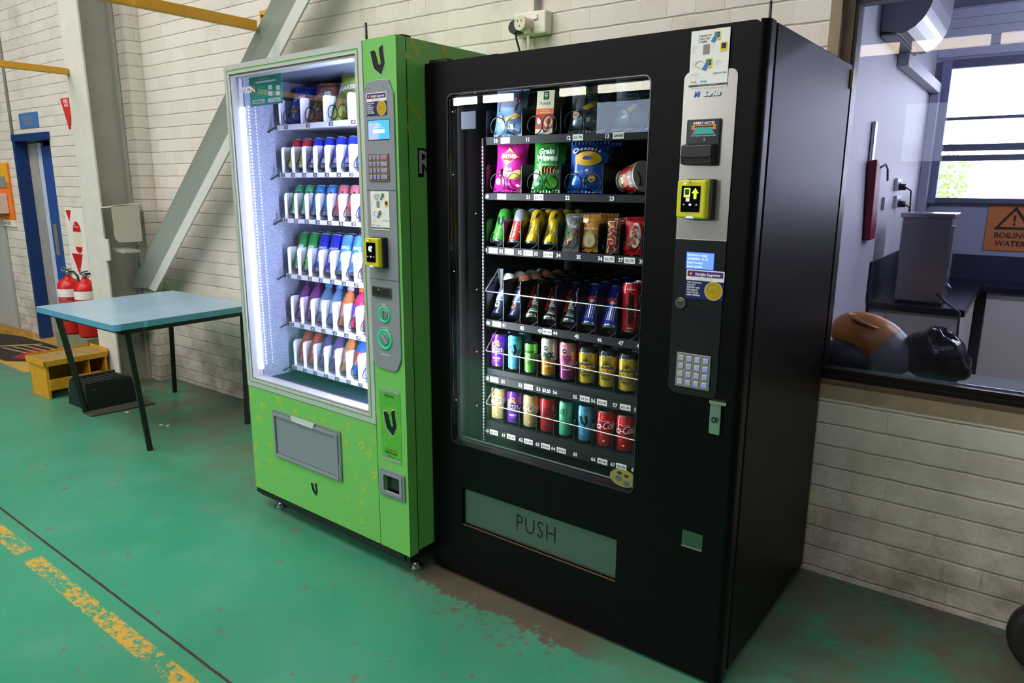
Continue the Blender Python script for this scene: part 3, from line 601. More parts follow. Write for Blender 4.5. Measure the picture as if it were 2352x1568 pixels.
g.add(vs,fs,M('0d0f16',.16,bump=1,bs=45),True); tag(g.build('plastic_bag',loc=WL,rot=WR),'black plastic bag beside the orange vacuum inside the window','bag')

t=thing('ceiling_light','added fluorescent batten light, unseen on the kitchen ceiling','light',WL,WR)
g=G(); g.box(.9,2.2,1.3,1.42,2.46,2.5,M('d8d8d8',.4)); g.build('added_batten',t)
g=G(); g.cyl((.92,1.36,2.445),(2.18,1.36,2.445),.014,M('f4f4ff',.5,em=200),10); g.build('tube',t)  # unseen lamp, added to brighten the kitchen
# ================================================================ shared bits for the two machines
WHT='f2f0ea'; INK='17181a'
def pay_card(t,name,x0,x1,z0,z1,y,label=None):
    "instruction card: how to pay on card"
    w=x1-x0;h=z1-z0; X=lambda u:x0+w*u; Zz=lambda v:z0+h*v; ink=M(INK,.6); gr_=M('8f8a86',.6); bl_=M('2f7fc0',.5); ye=M('e3cf2a',.5); cy=M('56b8dc',.5)
    g=G(); g.box(x0,x1,y,y+.0012,z0,z1,M(WHT,.35)); o=g.build(name,t)
    g=G(); q=y-.0006
    for k,s in enumerate(('HOW TO','PAY ON','CARD')): g.text(s,h*.034,X(.25),Zz(.90-.05*k),q,ink,al='L',bold=.015)
    g.plate([(X(.2),Zz(.78)),(X(.215),Zz(.78)),(X(.215),Zz(.93)),(X(.2),Zz(.93))],q,q,cy)
    def reader(u,v,s,card=True):
        g.plate(rrect(X(u-.09*s),X(u+.09*s),Zz(v-.08*s),Zz(v+.08*s),.002),q,q,ye); g.plate(rrect(X(u-.06*s),X(u+.06*s),Zz(v-.03*s),Zz(v+.06*s),.001),q-.0003,q-.0003,ink)
        if card: g.plate([(X(u-.17*s),Zz(v-.09*s)),(X(u-.07*s),Zz(v-.12*s)),(X(u+.05*s),Zz(v+.03*s)),(X(u-.03*s),Zz(v+.06*s))],q-.0005,q-.0005,bl_)
    reader(.68,.88,.95); reader(.86,.68,1,False); reader(.50,.42,1.05)
    g.plate(rrect(X(.33),X(.50),Zz(.58),Zz(.75),.0015),q,q,gr_)
    for k in range(4):
        g.text(('1. Make your','selection','with the','keypad')[k],h*.014,X(.04),Zz(.73-.035*k),q,gr_,al='L')
        if k<3: g.text(('2. Insert or','tap your','card')[k],h*.014,X(.55),Zz(.735-.035*k),q,gr_,al='L')
        if k<3: g.text(('WAIT FOR','5 - 10','SECONDS')[k],h*(.012,.02,.01)[k],X(.06),Zz(.455-.035*k),q,gr_,al='L')
        if k<3: g.text(('TAKE CARD','ONCE PAYMENT','IS APPROVED')[k],h*.013,X(.66),Zz(.455-.033*k),q,cy if k==2 else gr_,al='L')
    g.tube([(X(.27)+w*.11*cos(a*PI/10),q,Zz(.415)+h*.06*sin(a*PI/10)) for a in range(17)],.0005,gr_,3)
    g.text('FOR ANY ISSUES',h*.014,X(.05),Zz(.255),q,gr_,al='L'); g.text('PLEASE CONTACT',h*.014,X(.05),Zz(.232),q,gr_,al='L')
    g.text('1300 094 596',h*.034,X(.97),Zz(.24),q,ink,al='R')
    g.text('For more vending enquiries or to provide feedback',h*.008,X(.05),Zz(.19),q,gr_,al='L'); g.text('WOLFE',h*.034,X(.05),Zz(.115),q,ink,al='L',sx=.7); g.text('VENDING',h*.034,X(.30),Zz(.115),q,cy,al='L',sx=.6,bold=.03)
    g.plate([(x0,Zz(.03)),(x1,Zz(.03)),(x1,Zz(.065)),(x0,Zz(.065))],q,q,M('4a4e58',.5)); g.text('www.wolfevending.com.au   info@wolfevending.com.au',h*.012,X(.5),Zz(.047),q-.0004,M(WHT))
    g.build('card_print',o); return o
def member_sticker(t,x0,x1,z0,zm,z1,y):
    w=x1-x0; nv=M('18205c',.35)
    g=G(); g.box(x0,x1,y,y+.001,z0,zm,nv); g.plate(rrect(x0,x1,zm,z1,[0,0,.002,.002]),y,y+.001,M(WHT,.35)); o=g.build('member_sticker',t); q=y-.0006
    g=G(); h=z1-zm; g.plate(rrect(x0+w*.03,x1-w*.03,zm+h*.36,z1-h*.1,.002),q,q,M('54197a',.4)); g.build('purple_strip',o)
    g=G(); g.text('Starlight Supporter',h*.26,x0+w*.57,zm+h*.62,q-.0004,M('ffffff'),bold=.02,sx=.86,shear=.1)
    g.plate([(x0+w*(.12+.045*(1 if k%2==0 else .5)*sin(PI*k/5)),zm+h*.62+w*.045*(1 if k%2==0 else .5)*cos(PI*k/5)) for k in range(10)],q-.0004,q-.0004,M('f3c22b'))
    for k in range(2): g.text('proudly supporting the starlight foundation for seriously ill children',h*.06,x0+w*.5,zm+h*(.22-.12*k),q-.0004,M('8a8a95'),sx=.62)
    hh=zm-z0
    for k,s in enumerate(('THIS VENDOR IS','PROUDLY','SUPPLIED AND','SERVICED BY','YOUR LOCAL','IVMOA MEMBER')): g.text(s,hh*.085,x0+w*.03,zm-hh*(.12+.135*k),q,M('ffffff'),al='L',bold=.02,sx=.9)
    g.build('sticker_lettering',o)
    g=G(); c=(x0+w*.745,z0+hh*.5); r=w*.225; g.plate(circ(*c,r*1.05),q,q,M(WHT)); g.plate(circ(*c,r),q-.0003,q-.0003,M('d6b429',.3,metal=.4)); 
    g.tube([(c[0]+r*.68*cos(a*PI/14),q-.0004,c[1]+r*.68*sin(a*PI/14)) for a in range(28)],.0004,M('8c7414'),3,closed=True)
    g.text('Vending',hh*.08,c[0],c[1]+hh*.05,q-.0006,M('7a6512')); g.text('Machine',hh*.08,c[0],c[1]-hh*.07,q-.0006,M('7a6512'))
    for k in range(16):
        a=PI*.1+k*PI*.8/15; g.text('INDEPENDENT AUST'[k],hh*.055,c[0]+r*.84*cos(PI-a),c[1]+r*.84*sin(PI-a),q-.0006,M('7a6512'),rot=PI/2-a)
    g.build('gold_seal',o); return o
VP=[(-.049,.075),(-.031,.0785),(-.023,.070),(-.013,.036),(-.005,.029),(.001,.036),(-.007,.075),(-.005,.083),(.012,.0905),(.0135,.072),(.0195,.033),(.0,.0),(-.0335,.022),(-.0425,.05)]
def vpoly(x,z,s,rot=0,grow=0,sx=1):
    cx,cz=-.014,.043; P=[]
    for a,b in VP:
        a=(a-cx)*(1+grow)*s*sx; b=(b-cz)*(1+grow)*s
        P.append((x+a*cos(rot)-b*sin(rot),z+a*sin(rot)+b*cos(rot)))
    return P
def burst(g,x,z,s,y,mat,n=22,fn=None):
    for k in range(n):
        a=2*PI*k/n
        for j in range(4):
            r=s*(.62+.16*j); aa=a+.16*j; dx,dz=cos(aa),sin(aa); px,pz=-dz,dx; L=s*.055; W=s*.022*(1-.15*j)
            q=[(x+dx*(r-L)-px*W,z+dz*(r-L)-pz*W),(x+dx*(r+L),z+dz*(r+L)),(x+dx*(r-L)+px*W,z+dz*(r-L)+pz*W)]
            if fn: g.add([fn(*p) for p in q],[(0,2,1)],mat)
            else: g.plate(q,y,y,mat)
def card_reader(t,x0,x1,z0,z1,y,screen):
    "yellow contactless reader, body leans out from the panel"
    ye=M('d8d327',.3); D=.034; w=x1-x0;h=z1-z0
    g=G(); g.plate(rrect(x0+w*.28,x1+w*.20,z0-h*.03,z1+h*.02,.003),y-.022,y-.0005,M('0c0c0d',.4)); r=g.build('reader',t,bev=.002)
    g=G(); g.hexa([(x0,y-D,z0+h*.02),(x1,y-D-.001,z0),(x1+w*.14,y-.014,z0-h*.03),(x0+w*.1,y-.012,z0-h*.02),(x0,y-D,z1-h*.02),(x1,y-D,z1),(x1+w*.14,y-.012,z1+h*.015),(x0+w*.1,y-.01,z1)],ye); g.build('yellow_housing',r,bev=.0045,seg=3)
    q=y-D-.0015; sx0,sx1,sz0,sz1=x0+w*.18,x1-w*.16,z0+h*.17,z1-h*.16
    g=G(); g.plate(rrect(sx0,sx1,sz0,sz1,.001),q-.0004,q+.002,M('08090c',.08)); g.build('screen',r)
    q-=.0012; W_=sx1-sx0;H_=sz1-sz0; g=G(); lit=M('e8f4ff',.5,em=1.2)
    if screen=='arrow':
        ly=M('b6e03a',.5,em=.9)
        g.plate(rrect(sx0+W_*.14,sx0+W_*.48,sz0+H_*.56,sz0+H_*.92,.0015),q,q,ly); g.plate(rrect(sx0+W_*.2,sx0+W_*.42,sz0+H_*.66,sz0+H_*.88,.001),q-.0004,q-.0004,M('2b2f55',.4)); g.plate(rrect(sx0+W_*.26,sx0+W_*.46,sz0+H_*.40,sz0+H_*.54,.001),q,q,M('d4a8e8',.5,em=.8))
        cx=sx0+W_*.74; g.plate([(cx-.004,sz0+H_*.5),(cx+.004,sz0+H_*.5),(cx+.004,sz0+H_*.72),(cx+.010,sz0+H_*.72),(cx,sz0+H_*.92),(cx-.010,sz0+H_*.72),(cx-.004,sz0+H_*.72)],q,q,ly)
    else:
        c=(sx0+W_*.5,sz0+H_*.68)
        for rr_ in (.0095,.006): g.tube([(c[0]+rr_*cos(a*PI/9+.5),q,c[1]+rr_*sin(a*PI/9+.5)) for a in range(15)],.0009,lit,3)
        g.plate(circ(c[0]+.001,c[1],.003,n=10),q,q,lit)
    zz=sz0+H_*.28
    g.text('<',.006,sx0+W_*.16,zz,q,lit); g.text('>',.006,sx0+W_*.84,zz,q,lit); g.plate(rrect(sx0+W_*.44,sx0+W_*.56,zz-.0022,zz+.0022,.0005),q,q,lit); g.build('screen_icons',r)
    g=G(); 
    for k in range(4): g.plate(rrect(x0+w*(.26+.13*k),x0+w*(.34+.13*k),z1-h*.115,z1-h*.095,.0008),q,q,M('b8ffd8',.4,em=2) if k==0 else M('8e8a1c',.4))
    g.plate(circ(x0+w*.48,z1-h*.06,.0022,n=10),q,q,M('222018')); g.text('NAYAX',.003,x0+w*.5,z0+h*.115,q,M('222018')); g.build('indicator_marks',r)
    g=G(); g.plate([(x0+w*.35,z0+.0),(x0+w*.65,z0+.0),(x0+w*.58,z0+h*.055),(x0+w*.42,z0+h*.055)],q+.001,q+.003,M('9fb8f0',.3,em=1)); g.build('status_light',r)
def keypad(t,x0,x1,z0,z1,y,keys,plate='b5b6b2',wide=False,kc='c9c7c4'):
    g=G(); g.box(x0,x1,y-.004,y,z0,z1,M(plate,.3,metal=.8,bump=.05)); kp=g.build('keypad',t,bev=.0006)
    nr=len(keys); W_=x1-x0;H_=z1-z0; vio=M('5a4de0',.4,em=1.1)
    for r_,row in enumerate(keys):
        n=len(row)
        for c_,s in enumerate(row):
            if wide: cx=x0+W_*(.14+.19*c_) if c_<3 else x0+W_*.80; kw=W_*(.065 if c_<3 else .15)
            else: cx=x0+W_*(.14+.24*c_); kw=W_*.075
            cz=z1-H_*(.15+.235*r_); kh=H_*.075
            g=G(); g.plate(rrect(cx-kw,cx+kw,cz-kh,cz+kh,.0015,3),y-.0065,y-.004,M(kc if not(wide and c_==3 and r_==0) else 'c78f8f',.35,metal=.3)); k=g.build('key',kp,bev=.0006)
            g.__init__(); g.text(s,kh*(1.05 if len(s)==1 else .5),cx,cz,y-.0071,vio,bold=.03); g.build('key_legend',kp)
    return kp
# ================================================================ black machine
bm_=N('black_powder_coat'); _c=bm_.mix(bm_.sm(bm_.noise(330,2,.5),.66,.72),'030304','0d0d0e'); bm_.col(_c); bm_.rough(.34); bm_.p.inputs['Specular IOR Level'].default_value=.15
bm_.bump(bm_.noise(640,2,.5),.5,.0010); BLK=bm_.m
bs_=N('black_side_coat'); bs_.col(bs_.mix(bs_.noise(3,3),'120e0b','15100d')); bs_.rough(.42); bs_.p.inputs['Specular IOR Level'].default_value=.12; bs_.bump(bs_.noise(520,2,.5),.35,.0008); BSD=bs_.m
T=thing('black_vending_machine','tall black snack and drink vending machine with a big glass front and PUSH flap','vending machine')
W_=1.1335;H_=1.83;D_=.835
inn=M('060708',.75,spec=.2)
g=G(); g.box(.025,.045,.062,D_,.03,H_-.004,BSD); g.box(W_-.022,W_,.062,D_,.03,H_,BSD); g.box(.045,W_-.022,D_-.02,D_,.03,H_-.01,BSD); g.box(.045,W_-.022,.062,D_-.02,H_-.03,H_-.004,BSD); g.box(.045,W_-.022,.062,D_-.02,.03,.06,BSD)
g.build('cabinet',T,bev=.003)
g=G(); g.box(.05,.07,.07,.78,.44,1.79,inn); g.box(.82,.84,.07,.78,.44,1.79,inn); g.box(.07,.82,.76,.78,.44,1.79,inn); g.box(.07,.82,.07,.76,1.78,1.79,inn); g.box(.07,.82,.12,.76,.44,.455,inn); g.build('inner_liner',T)
gl=rrect(.097,.830,.532,1.7284,.022); fl=rrect(.142,.781,.220,.365,.003)
g=G(); g.plate(rrect(0,1.112,.012,H_,[.004,.004,.014,.006]),0,.05,BLK,holes=[gl,fl]); g.build('door',T)
g=G(); n=8; pr=[(1.112+.021*sin(PI/2*k/n),.021-.021*cos(PI/2*k/n)) for k in range(n+1)]+[(1.133,.05),(1.112,.05)]
m_=len(pr); g.add([(x,y,.012) for x,y in pr]+[(x,y,H_+.001) for x,y in pr],[tuple(range(m_)),tuple(range(m_,2*m_))[::-1]]+[((i+1)%m_,i,i+m_,(i+1)%m_+m_) for i in range(m_)],BLK,False); g.build('rounded_edge',T)
g=G(); g.plate(rrect(.03,W_-.03,.03,H_-.008,0),.05,.064,M('060606',.6),holes=[rrect(.0735,.845,.40,1.75,0)]); g.build('door_gasket',T)
g=G(); g.plate(rrect(.0965,.8305,.5315,1.7289,.022),-.0012,-.0002,M('3c4043',.25,metal=.6),holes=[rrect(.0995,.8275,.5345,1.7259,.020)]); g.build('glass_edge_trim',T)
g=G(); g.box(.098,.829,.010,.014,.533,1.7275,glass('machine_glass','f6f9f8',.04,.12)); gp=g.build('glass_pane',T)
g=G()
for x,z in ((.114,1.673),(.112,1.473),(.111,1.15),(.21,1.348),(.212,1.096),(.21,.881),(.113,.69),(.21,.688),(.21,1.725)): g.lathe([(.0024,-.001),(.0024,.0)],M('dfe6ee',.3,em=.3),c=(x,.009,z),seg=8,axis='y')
g.build('pane_rivets',gp)
g=G(); c=(.79,.570); yo=M('8c8744',.4); g.plate(circ(*c,.046,.028),.0075,.0085,yo); g.plate(circ(.776,.567,.012,.009),.0068,.0072,M('5b5a62')); g.plate(circ(.803,.556,.012,.009),.0068,.0072,M('5b5a62')); g.plate(circ(.778,.585,.009,.005),.0068,.0072,M('2c2a14')); g.plate(circ(.801,.580,.009,.005),.0068,.0072,M('2c2a14')); g.build('oval_mark',gp)  # yellow oval with grey and dark spots on the pane
# push flap
g=G(); g.box(.144,.779,.014,.018,.2225,.3635,M('6c7b72',.38,metal=.85,bump=.04,bs=30)); o=g.build('push_flap',T)
pm=N('worn_black_print'); pm.p.inputs['Base Color'].default_value=lin('0b100d'); pm.L(pm.sm(pm.op('ADD',pm.noise(90,3,.7),pm.op('MULTIPLY',pm.op('SUBTRACT',pm.z,.30),6)),.30,.34),pm.p.inputs['Alpha'])
g=G(); g.text('PUSH',.060,.463,.3005,.0132,pm.m,sx=.78,sp=1.12,bold=-.005); g.build('push_lettering',o)
g=G(); g.box(.142,.781,.002,.006,.2195,.2225,M('7a5a40',.5,metal=.4)); g.build('flap_lip',T)
# inner delivery sill
g=G(); g.hexa([(.09,.055,.535),(.80,.055,.535),(.80,.10,.50),(.09,.10,.50),(.09,.055,.540),(.80,.055,.540),(.80,.10,.505),(.09,.10,.505)],M('b9c0c2',.4,metal=.5,bump=.1)); g.build('delivery_sill',T)
# control strip
sil=M('b6b3ad',.32,metal=.75,bump=.03,bs=60)
g=G(); g.plate(rrect(.9250,1.0655,1.3015,1.7236,[0,0,.018,.018]),-.003,-.0002,sil); cp=g.build('silver_control_plate',T)
g=G(); g.plate(rrect(.9250,1.0655,.874,1.3,[.02,.02,0,0]),-.003,-.0002,M('14171b',.28)); cb=g.build('black_control_plate',T)
g=G(); g.box(.925,1.0655,-.0036,-.003,1.3000,1.3018,M('e2ddd6',.3)); g.build('plate_seam',cp)
g=G(); g.text('M',.0125,.9625,1.668,-.0048,M('1d6fc4',.3),bold=.06,shear=.15); g.text('Series',.0115,1.003,1.668,-.0048,M('efefef',.2),bold=.03,shear=.2,sx=1.1); g.text('Series',.0115,1.0042,1.6668,-.0042,M('141414',.3),bold=.06,shear=.2,sx=1.1); g.build('raised_badge',cp)
pay_card(T,'payment_card_notice',.939,1.040,1.682,1.820,-.005)
# note reader
g=G(); g.plate(rrect(.942,1.032,1.492,1.606,.003),-.010,-.003,M('0f0f10',.35)); nb=g.build('note_reader',T,bev=.0015)
g=G(); g.hexa([(.938,-.030,1.495),(1.020,-.030,1.495),(1.028,-.010,1.490),(.94,-.010,1.492),(.938,-.030,1.541),(1.020,-.030,1.541),(1.026,-.010,1.546),(.94,-.010,1.546)],M('1b1b1b',.4)); g.build('note_slot_housing',nb,bev=.002)
g=G(); g.box(.940,1.014,-.0316,-.0298,1.500,1.512,M('020202',.7)); g.box(.938,1.018,-.034,-.030,1.512,1.5155,M('151515',.4)); g.build('note_slot',nb)
g=G(); q=-.0108; g.plate(rrect(.948,1.029,1.549,1.602,.001),q,-.0102,M('1c2231',.2)); g.plate([(.956,1.580),(1.021,1.580),(1.021,1.592),(.956,1.592)],q-.0004,q-.0004,M('e58a35')); g.plate([(.964,1.5855),(1.014,1.5855),(1.014,1.589),(.964,1.589)],q-.0006,q-.0006,M('241a14')); g.plate([(.958,1.569),(1.019,1.569),(1.008,1.586),(.969,1.586)],q-.0008,q-.0008,M('35b3a6'))
g.text('INSERT NOTES',.006,.989,1.5965,q-.0008,M('ffffff'),bold=.03); g.text('This Machine Accepts $5,$10,$20',.0034,.989,1.5655,q-.0008,M('ffffff')); g.text('2',.007,.992,1.556,q-.0008,M('dddddd')); g.build('note_notice',nb)
card_reader(T,.936,1.014,1.357,1.455,-.003,'arrow')
# lcd
g=G(); g.box(.958,1.0375,-.0042,-.003,1.2215,1.2685,M('2a3fc0',.3)); lc=g.build('lcd_frame',T)
g=G(); g.box(.960,1.0355,-.0046,-.0042,1.2235,1.2665,M('5f86e8',.3,em=.9)); g.build('lcd_panel',lc)
g=G(); lt=M('c9d8ff',.5,em=1.3)
for k,s in enumerate(('Machine is ready','2024/04/11 11:12','Insert money','Select goods')): g.text(s,.0058,.9625,1.2600-.0100*k,-.0052,lt,al='L',sx=.94,sp=1.05)
g.build('lcd_text',lc)
member_sticker(T,.962,1.067,1.143,1.193,1.221,-.0045)
g=G(); g.lathe([(.0145,-.010),(.0155,-.007),(.0155,-.003)],M('c9c5bd',.18,metal=1),c=(.9505,0,1.128),seg=28,axis='y'); g.lathe([(.008,-.0108),(.009,-.0098)],M('a8a49c',.2,metal=1),c=(.9505,0,1.128),seg=24,axis='y'); g.build('round_button',T)
g=G(); g.plate(rrect(1.003,1.040,1.1235,1.1285,.0022),-.0036,-.0031,M('020202',.8)); g.build('coin_slot',T)
keypad(T,.948,1.046,.8955,.991,-.003,('123A','456B','789C','*0#D'))
g=G(); ch=M('c4c2bb',.2,metal=.95); g.plate(rrect(1.054,1.085,.778,.868,.002),-.010,0,ch); hn=g.build('lock_handle',T,bev=.0015)
g=G(); g.hexa([(1.052,-.012,.864),(1.098,-.012,.864),(1.092,.0,.864),(1.054,.0,.864),(1.052,-.014,.873),(1.100,-.014,.873),(1.092,.0,.873),(1.054,.0,.873)],ch); g.build('handle_cap',hn)
g=G(); g.lathe([(.0105,-.0125),(.011,-.010)],M('8c8a85',.2,metal=1),c=(1.0695,0,.820),seg=24,axis='y'); g.lathe([(.0065,-.0145),(.007,-.0125)],M('1b1b1b',.3),c=(1.0695,0,.820),seg=20,axis='y'); g.lathe([(.003,-.016),(.003,-.0145)],ch,c=(1.0695,0,.820),seg=12,axis='y'); g.build('lock_cylinder',hn)
g=G(); g.plate(rrect(.993,1.055,.419,.469,.003),-.0015,0,M('3f5f4b',.35,metal=.5)); g.box(.993,1.054,-.0035,-.0005,.4185,.4225,M('9a8f80',.3,metal=.6)); g.build('coin_return',T)
# top bits
g=G(); g.box(.02,.10,.0,.03,H_,H_+.009,M('0a0a0a',.5)); g.box(.13,.30,.01,.03,H_,H_+.004,M('0a0a0a',.5)); g.box(.98,1.06,.02,.05,H_,H_+.004,M('0a0a0a',.5)); g.tube([(.90+.03*cos(PI*k/10),.10,H_-.004+.012*sin(PI*k/10)) for k in range(11)],.002,M('141414',.5)); g.build('top_hinges',T)
g=G(); g.tube([(W_-.035,.10,H_-.02),(W_-.035,.10,H_+.06)],.0042,M('18191b',.4),8,radii=[.0042,.0036]); g.build('antenna',T)
g=G(); g.box(W_-.001,W_+.008,D_-.015,D_-.001,1.755,1.815,M('8a7b4a',.4,metal=.6)); g.build('rear_bracket',T)
# led tube behind the left jamb and above
g=G(); g.box(.0755,.0825,.053,.060,.56,1.72,M('e8f0ff',.5,em=260)); g.build('led_strip',T)
g=G(); g.box(.0700,.0730,.064,.11,.47,1.77,M('050505',.9,spec=.1)); g.build('added_baffle',T)  # added baffle, keeps strip light off the liner wall
# ---- trays
wire=M('0a0a0b',.3)
def coil(g,x,z,r,y0,turns,pitch,tilt,wr=.0021):
    P=[]
    for k in range(turns):
        yb=y0+k*pitch
        for j in range(20):
            a=-PI/2+2*PI*j/20; dz=r*sin(a)+r
            P.append((x+r*cos(a),yb+dz*math.tan(tilt)+(pitch*(j-17)/3 if j>17 else 0),z+dz))
    P.append((x,y0+turns*pitch,z)); P=P[:-4]
    g.tube(P,wr,wire,5)
def put_tray(T,x0,x1,y0,y1,zb,zt,zs,divs,dh,lipm,divm,coils,nums,prices,numsty,tilt,plain=()):
    g=G(); g.box(x0,x1,y0,y0+.004,zb,zt,lipm); g.box(x0,x1,y0+.004,y1,zb+.004,zs-.004 if zs-.004>zb+.008 else zb+.008,lipm); tr=g.build('shelf_tray',T)
    for d in divs:
        g=G(); P=rrect(y0+.006,y1,zs-.002,zs+dh,[0,0,.0,.014]); g.plate(P,0,.002,divm); g.move(Matrix(((0,1,0,d),(1,0,0,0),(0,0,1,0),(0,0,0,1)))); g.build('lane_divider',tr)
    for cx,r in coils:
        g=G(); coil(g,cx,zs+.003,r,y0+.014,6,.074,tilt); g.build('spiral_coil',tr)
    zc=(zb+zt)/2
    for s,x in nums:
        g=G(); q=y0-.0012
        if numsty=='b': g.text(s,.0125,x,zc,q,M('f0f0f0',.5),bold=.03)
        else: g.plate([(x-.013,zc-.0075),(x+.013,zc-.0075),(x+.013,zc+.0075),(x-.013,zc+.0075)],q+.0004,q+.0010,M('39424f',.5)); g.text(s,.0095,x+.003,zc,q-.0002,M('f4f6ff',.5),bold=.03)
        g.build('lane_number',tr)
    for s,x in prices:
        g=G(); q=y0-.0012
        g.box(x-.0195,x+.0195,q,q+.001,zc-.0095,zc+.0095,M('f2efe8',.4)); g.text(s,.0085,x,zc,q-.0006,M('151515',.6),bold=.015,sx=1.15); g.build('price_label',tr)
    for s,x in plain:
        g=G(); g.text(s,.0125,x,zc,y0-.0012,M('f0f0f0',.5),bold=.04,sx=.85); g.build('price_label',tr)
    return tr
tb=M('0d0e10',.6,spec=.3); db=M('08090a',.35)
D8=[.092,.170,.2465,.324,.400,.4865,.559,.637,.717,.795]; C8=[.147,.224,.300,.376,.454,.535,.616,.692]; CL=[.1315,.2085,.285,.362,.4435,.523,.598,.677]
put_tray(T,.091,.80,.2,.72,1.577,1.603,1.603,[.092,.248,.406,.570,.735],.092,tb,db,[(.140,.032),(.210,.032),(.298,.030),(.358,.030),(.452,.034),(.524,.034),(.62,.034),(.69,.034)],[('10',.143),('11',.280),('12',.444),('13',.587)],[('$2.70',.184),('$2.70',.479),('$4.00',.626)],'b',.0)
put_tray(T,.091,.80,.2,.72,1.388,1.412,1.412,[.092,.248,.408,.570,.735],.098,tb,db,[(.138,.032),(.212,.032),(.302,.032),(.372,.032),(.454,.032),(.528,.032),(.66,.04)],[('20',.101),('21',.283),('22',.444),('23',.610)],[('$2.70',.169),('$2.70',.328)],'b',.0)
put_tray(T,.091,.80,.2,.72,1.195,1.223,1.220,D8,.100,tb,db,[(c-.018,.030) for c in C8],[('30',.093),('31',.166),('32',.250),('33',.319),('34',.413),('35',.493),('36',.575),('37',.650),('38',.724)],[('$3.50',.130),('$3.50',.203),('$3.50',.286),('$3.50',.371),('$2.70',.608),('$2.70',.681)],'b',R(20))
put_tray(T,.091,.80,.2,.72,.927,.954,.945,D8,.160,tb,db,[(c-.018,.031) for c in C8],[('40',.104),('41',.179),('42',.262),('43',.340),('44',.405),('45',.493),('46',.582),('47',.662),('48',.728)],[('$6.00',.146),('$5.50',.371)],'b',R(38))
put_tray(T,.091,.80,.2,.72,.712,.742,.770,D8,.080,tb,db,[],[('50',.099),('51',.176),('52',.257),('53',.337),('54',.409),('55',.492),('56',.565),('57',.649),('58',.729)],[('$2.00',.134),('$2.00',.293),('$3.50',.531),('$2.00',.599),('$2.00',.687)],'b',0,[('$3.50',.372)])
put_tray(T,.091,.80,.2,.72,.503,.533,.562,D8,.080,tb,db,[],[('60',.098),('61',.179),('62',.261),('63',.337),('64',.406),('65',.499),('66',.572),('67',.649),('68',.728)],[('$2.00',.132),('$2.00',.215),('$2.00',.295),('$2.00',.372),('$3.50',.440),('$2.00',.608),('$2.00',.681)],'b',0)
sw=M('d9d4cc',.25,metal=.8)
for z0,zt in ((1.064,1.138),(.842,.920),(.638,.715)):
    g=G(); g.tube([(.126,.235,zt),(.115,.172,z0),(.125,.168,z0),(.750,.168,z0-.004),(.79,.168,z0-.004)],.0022,sw,6); g.build('retaining_bar',T)
g=G(); g.plate([(.118,1.14),(.146,1.14),(.140,1.06),(.134,1.06)],.238,.241,M('4b4d50',.4,metal=.5)); g.build('bar_bracket',T)
for rx in (.0935,):
    g=G(); g.box(rx-.006,rx+.002,.188,.192,.46,1.60,M('1b1c1f',.4))
    for k in range(88): g.box(rx-.004,rx,.1865,.188,.48+.0125*k,.4855+.0125*k,M('b9bdb0',.4))
    g.build('slotted_rail',T)
g=G()
for k in range(88): g.box(.165,.171,.7585,.7595,.48+.0125*k,.486+.0125*k,M('777a76',.5))
g.build('slotted_rail',T)
# ================================================================ green machine
gp_=N('lime_green_vinyl'); gp_.col(gp_.mix(gp_.noise(2,2),'7ac665','74c05c')); gp_.rough(.3); GRN=gp_.m
GY=M('8fb52e',.35); GY2=M('84bb35',.35); GRY=M('8b9197',.4); GR2=M('7c8288',.4)
T=thing('green_vending_machine','lime green drink vending machine with a lit glass front and black V logos','vending machine',tuple(GO),(0,0,GA))
W2=1.012;H2=1.904
g=G(); g.box(0,.03,.06,.80,.10,H2-.002,GRN); g.box(W2-.03,W2-.002,.048,.80,.10,H2,GRN); g.box(.03,W2-.03,.78,.80,.10,H2-.005,GRN); g.box(.03,W2-.03,.06,.78,H2-.03,H2-.002,GRN); g.box(.03,W2-.03,.06,.78,.10,.14,GRN); g.build('cabinet',T)
iw=N('galvanised_liner'); iw.col(iw.mix(iw.sm(iw.noise(260,2,.5),.55,.7),'9aa4bc','e8ecf6')); iw.rough(.38); iw.p.inputs['Metallic'].default_value=.35; IW=iw.m
g=G(); g.box(.03,.045,.055,.64,.59,1.88,IW); g.box(.815,.83,.055,.64,.59,1.88,IW); g.box(.045,.815,.62,.64,.59,1.88,IW); g.box(.045,.815,.055,.62,1.865,1.88,M('5c6474',.5)); g.box(.045,.815,.055,.62,.585,.60,M('080d26',.6,spec=.2)); g.build('inner_liner',T)
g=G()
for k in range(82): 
    g.box(.0452,.0462,.066,.072,.66+.0134*k,.668+.0134*k,M('ffffff',.4,em=.8))  # glowing dots stand in for the LED strip's reflection
g.build('slot_and_reflection_row',T)
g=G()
for k in range(82): g.box(.0452,.0462,.098,.103,.66+.0134*k,.668+.0134*k,M('f2f5ff',.4,em=.15))  # second, fainter reflection of the strip, painted as dots
g.build('slot_and_reflection_row',T)
for x in (.10,.62):
    g=G()
    for k in range(46): g.box(x,x+.010,.617,.6195,.62+.0268*k,.632+.0268*k,M('23262c',.6))
    g.build('slot_and_reflection_row',T)
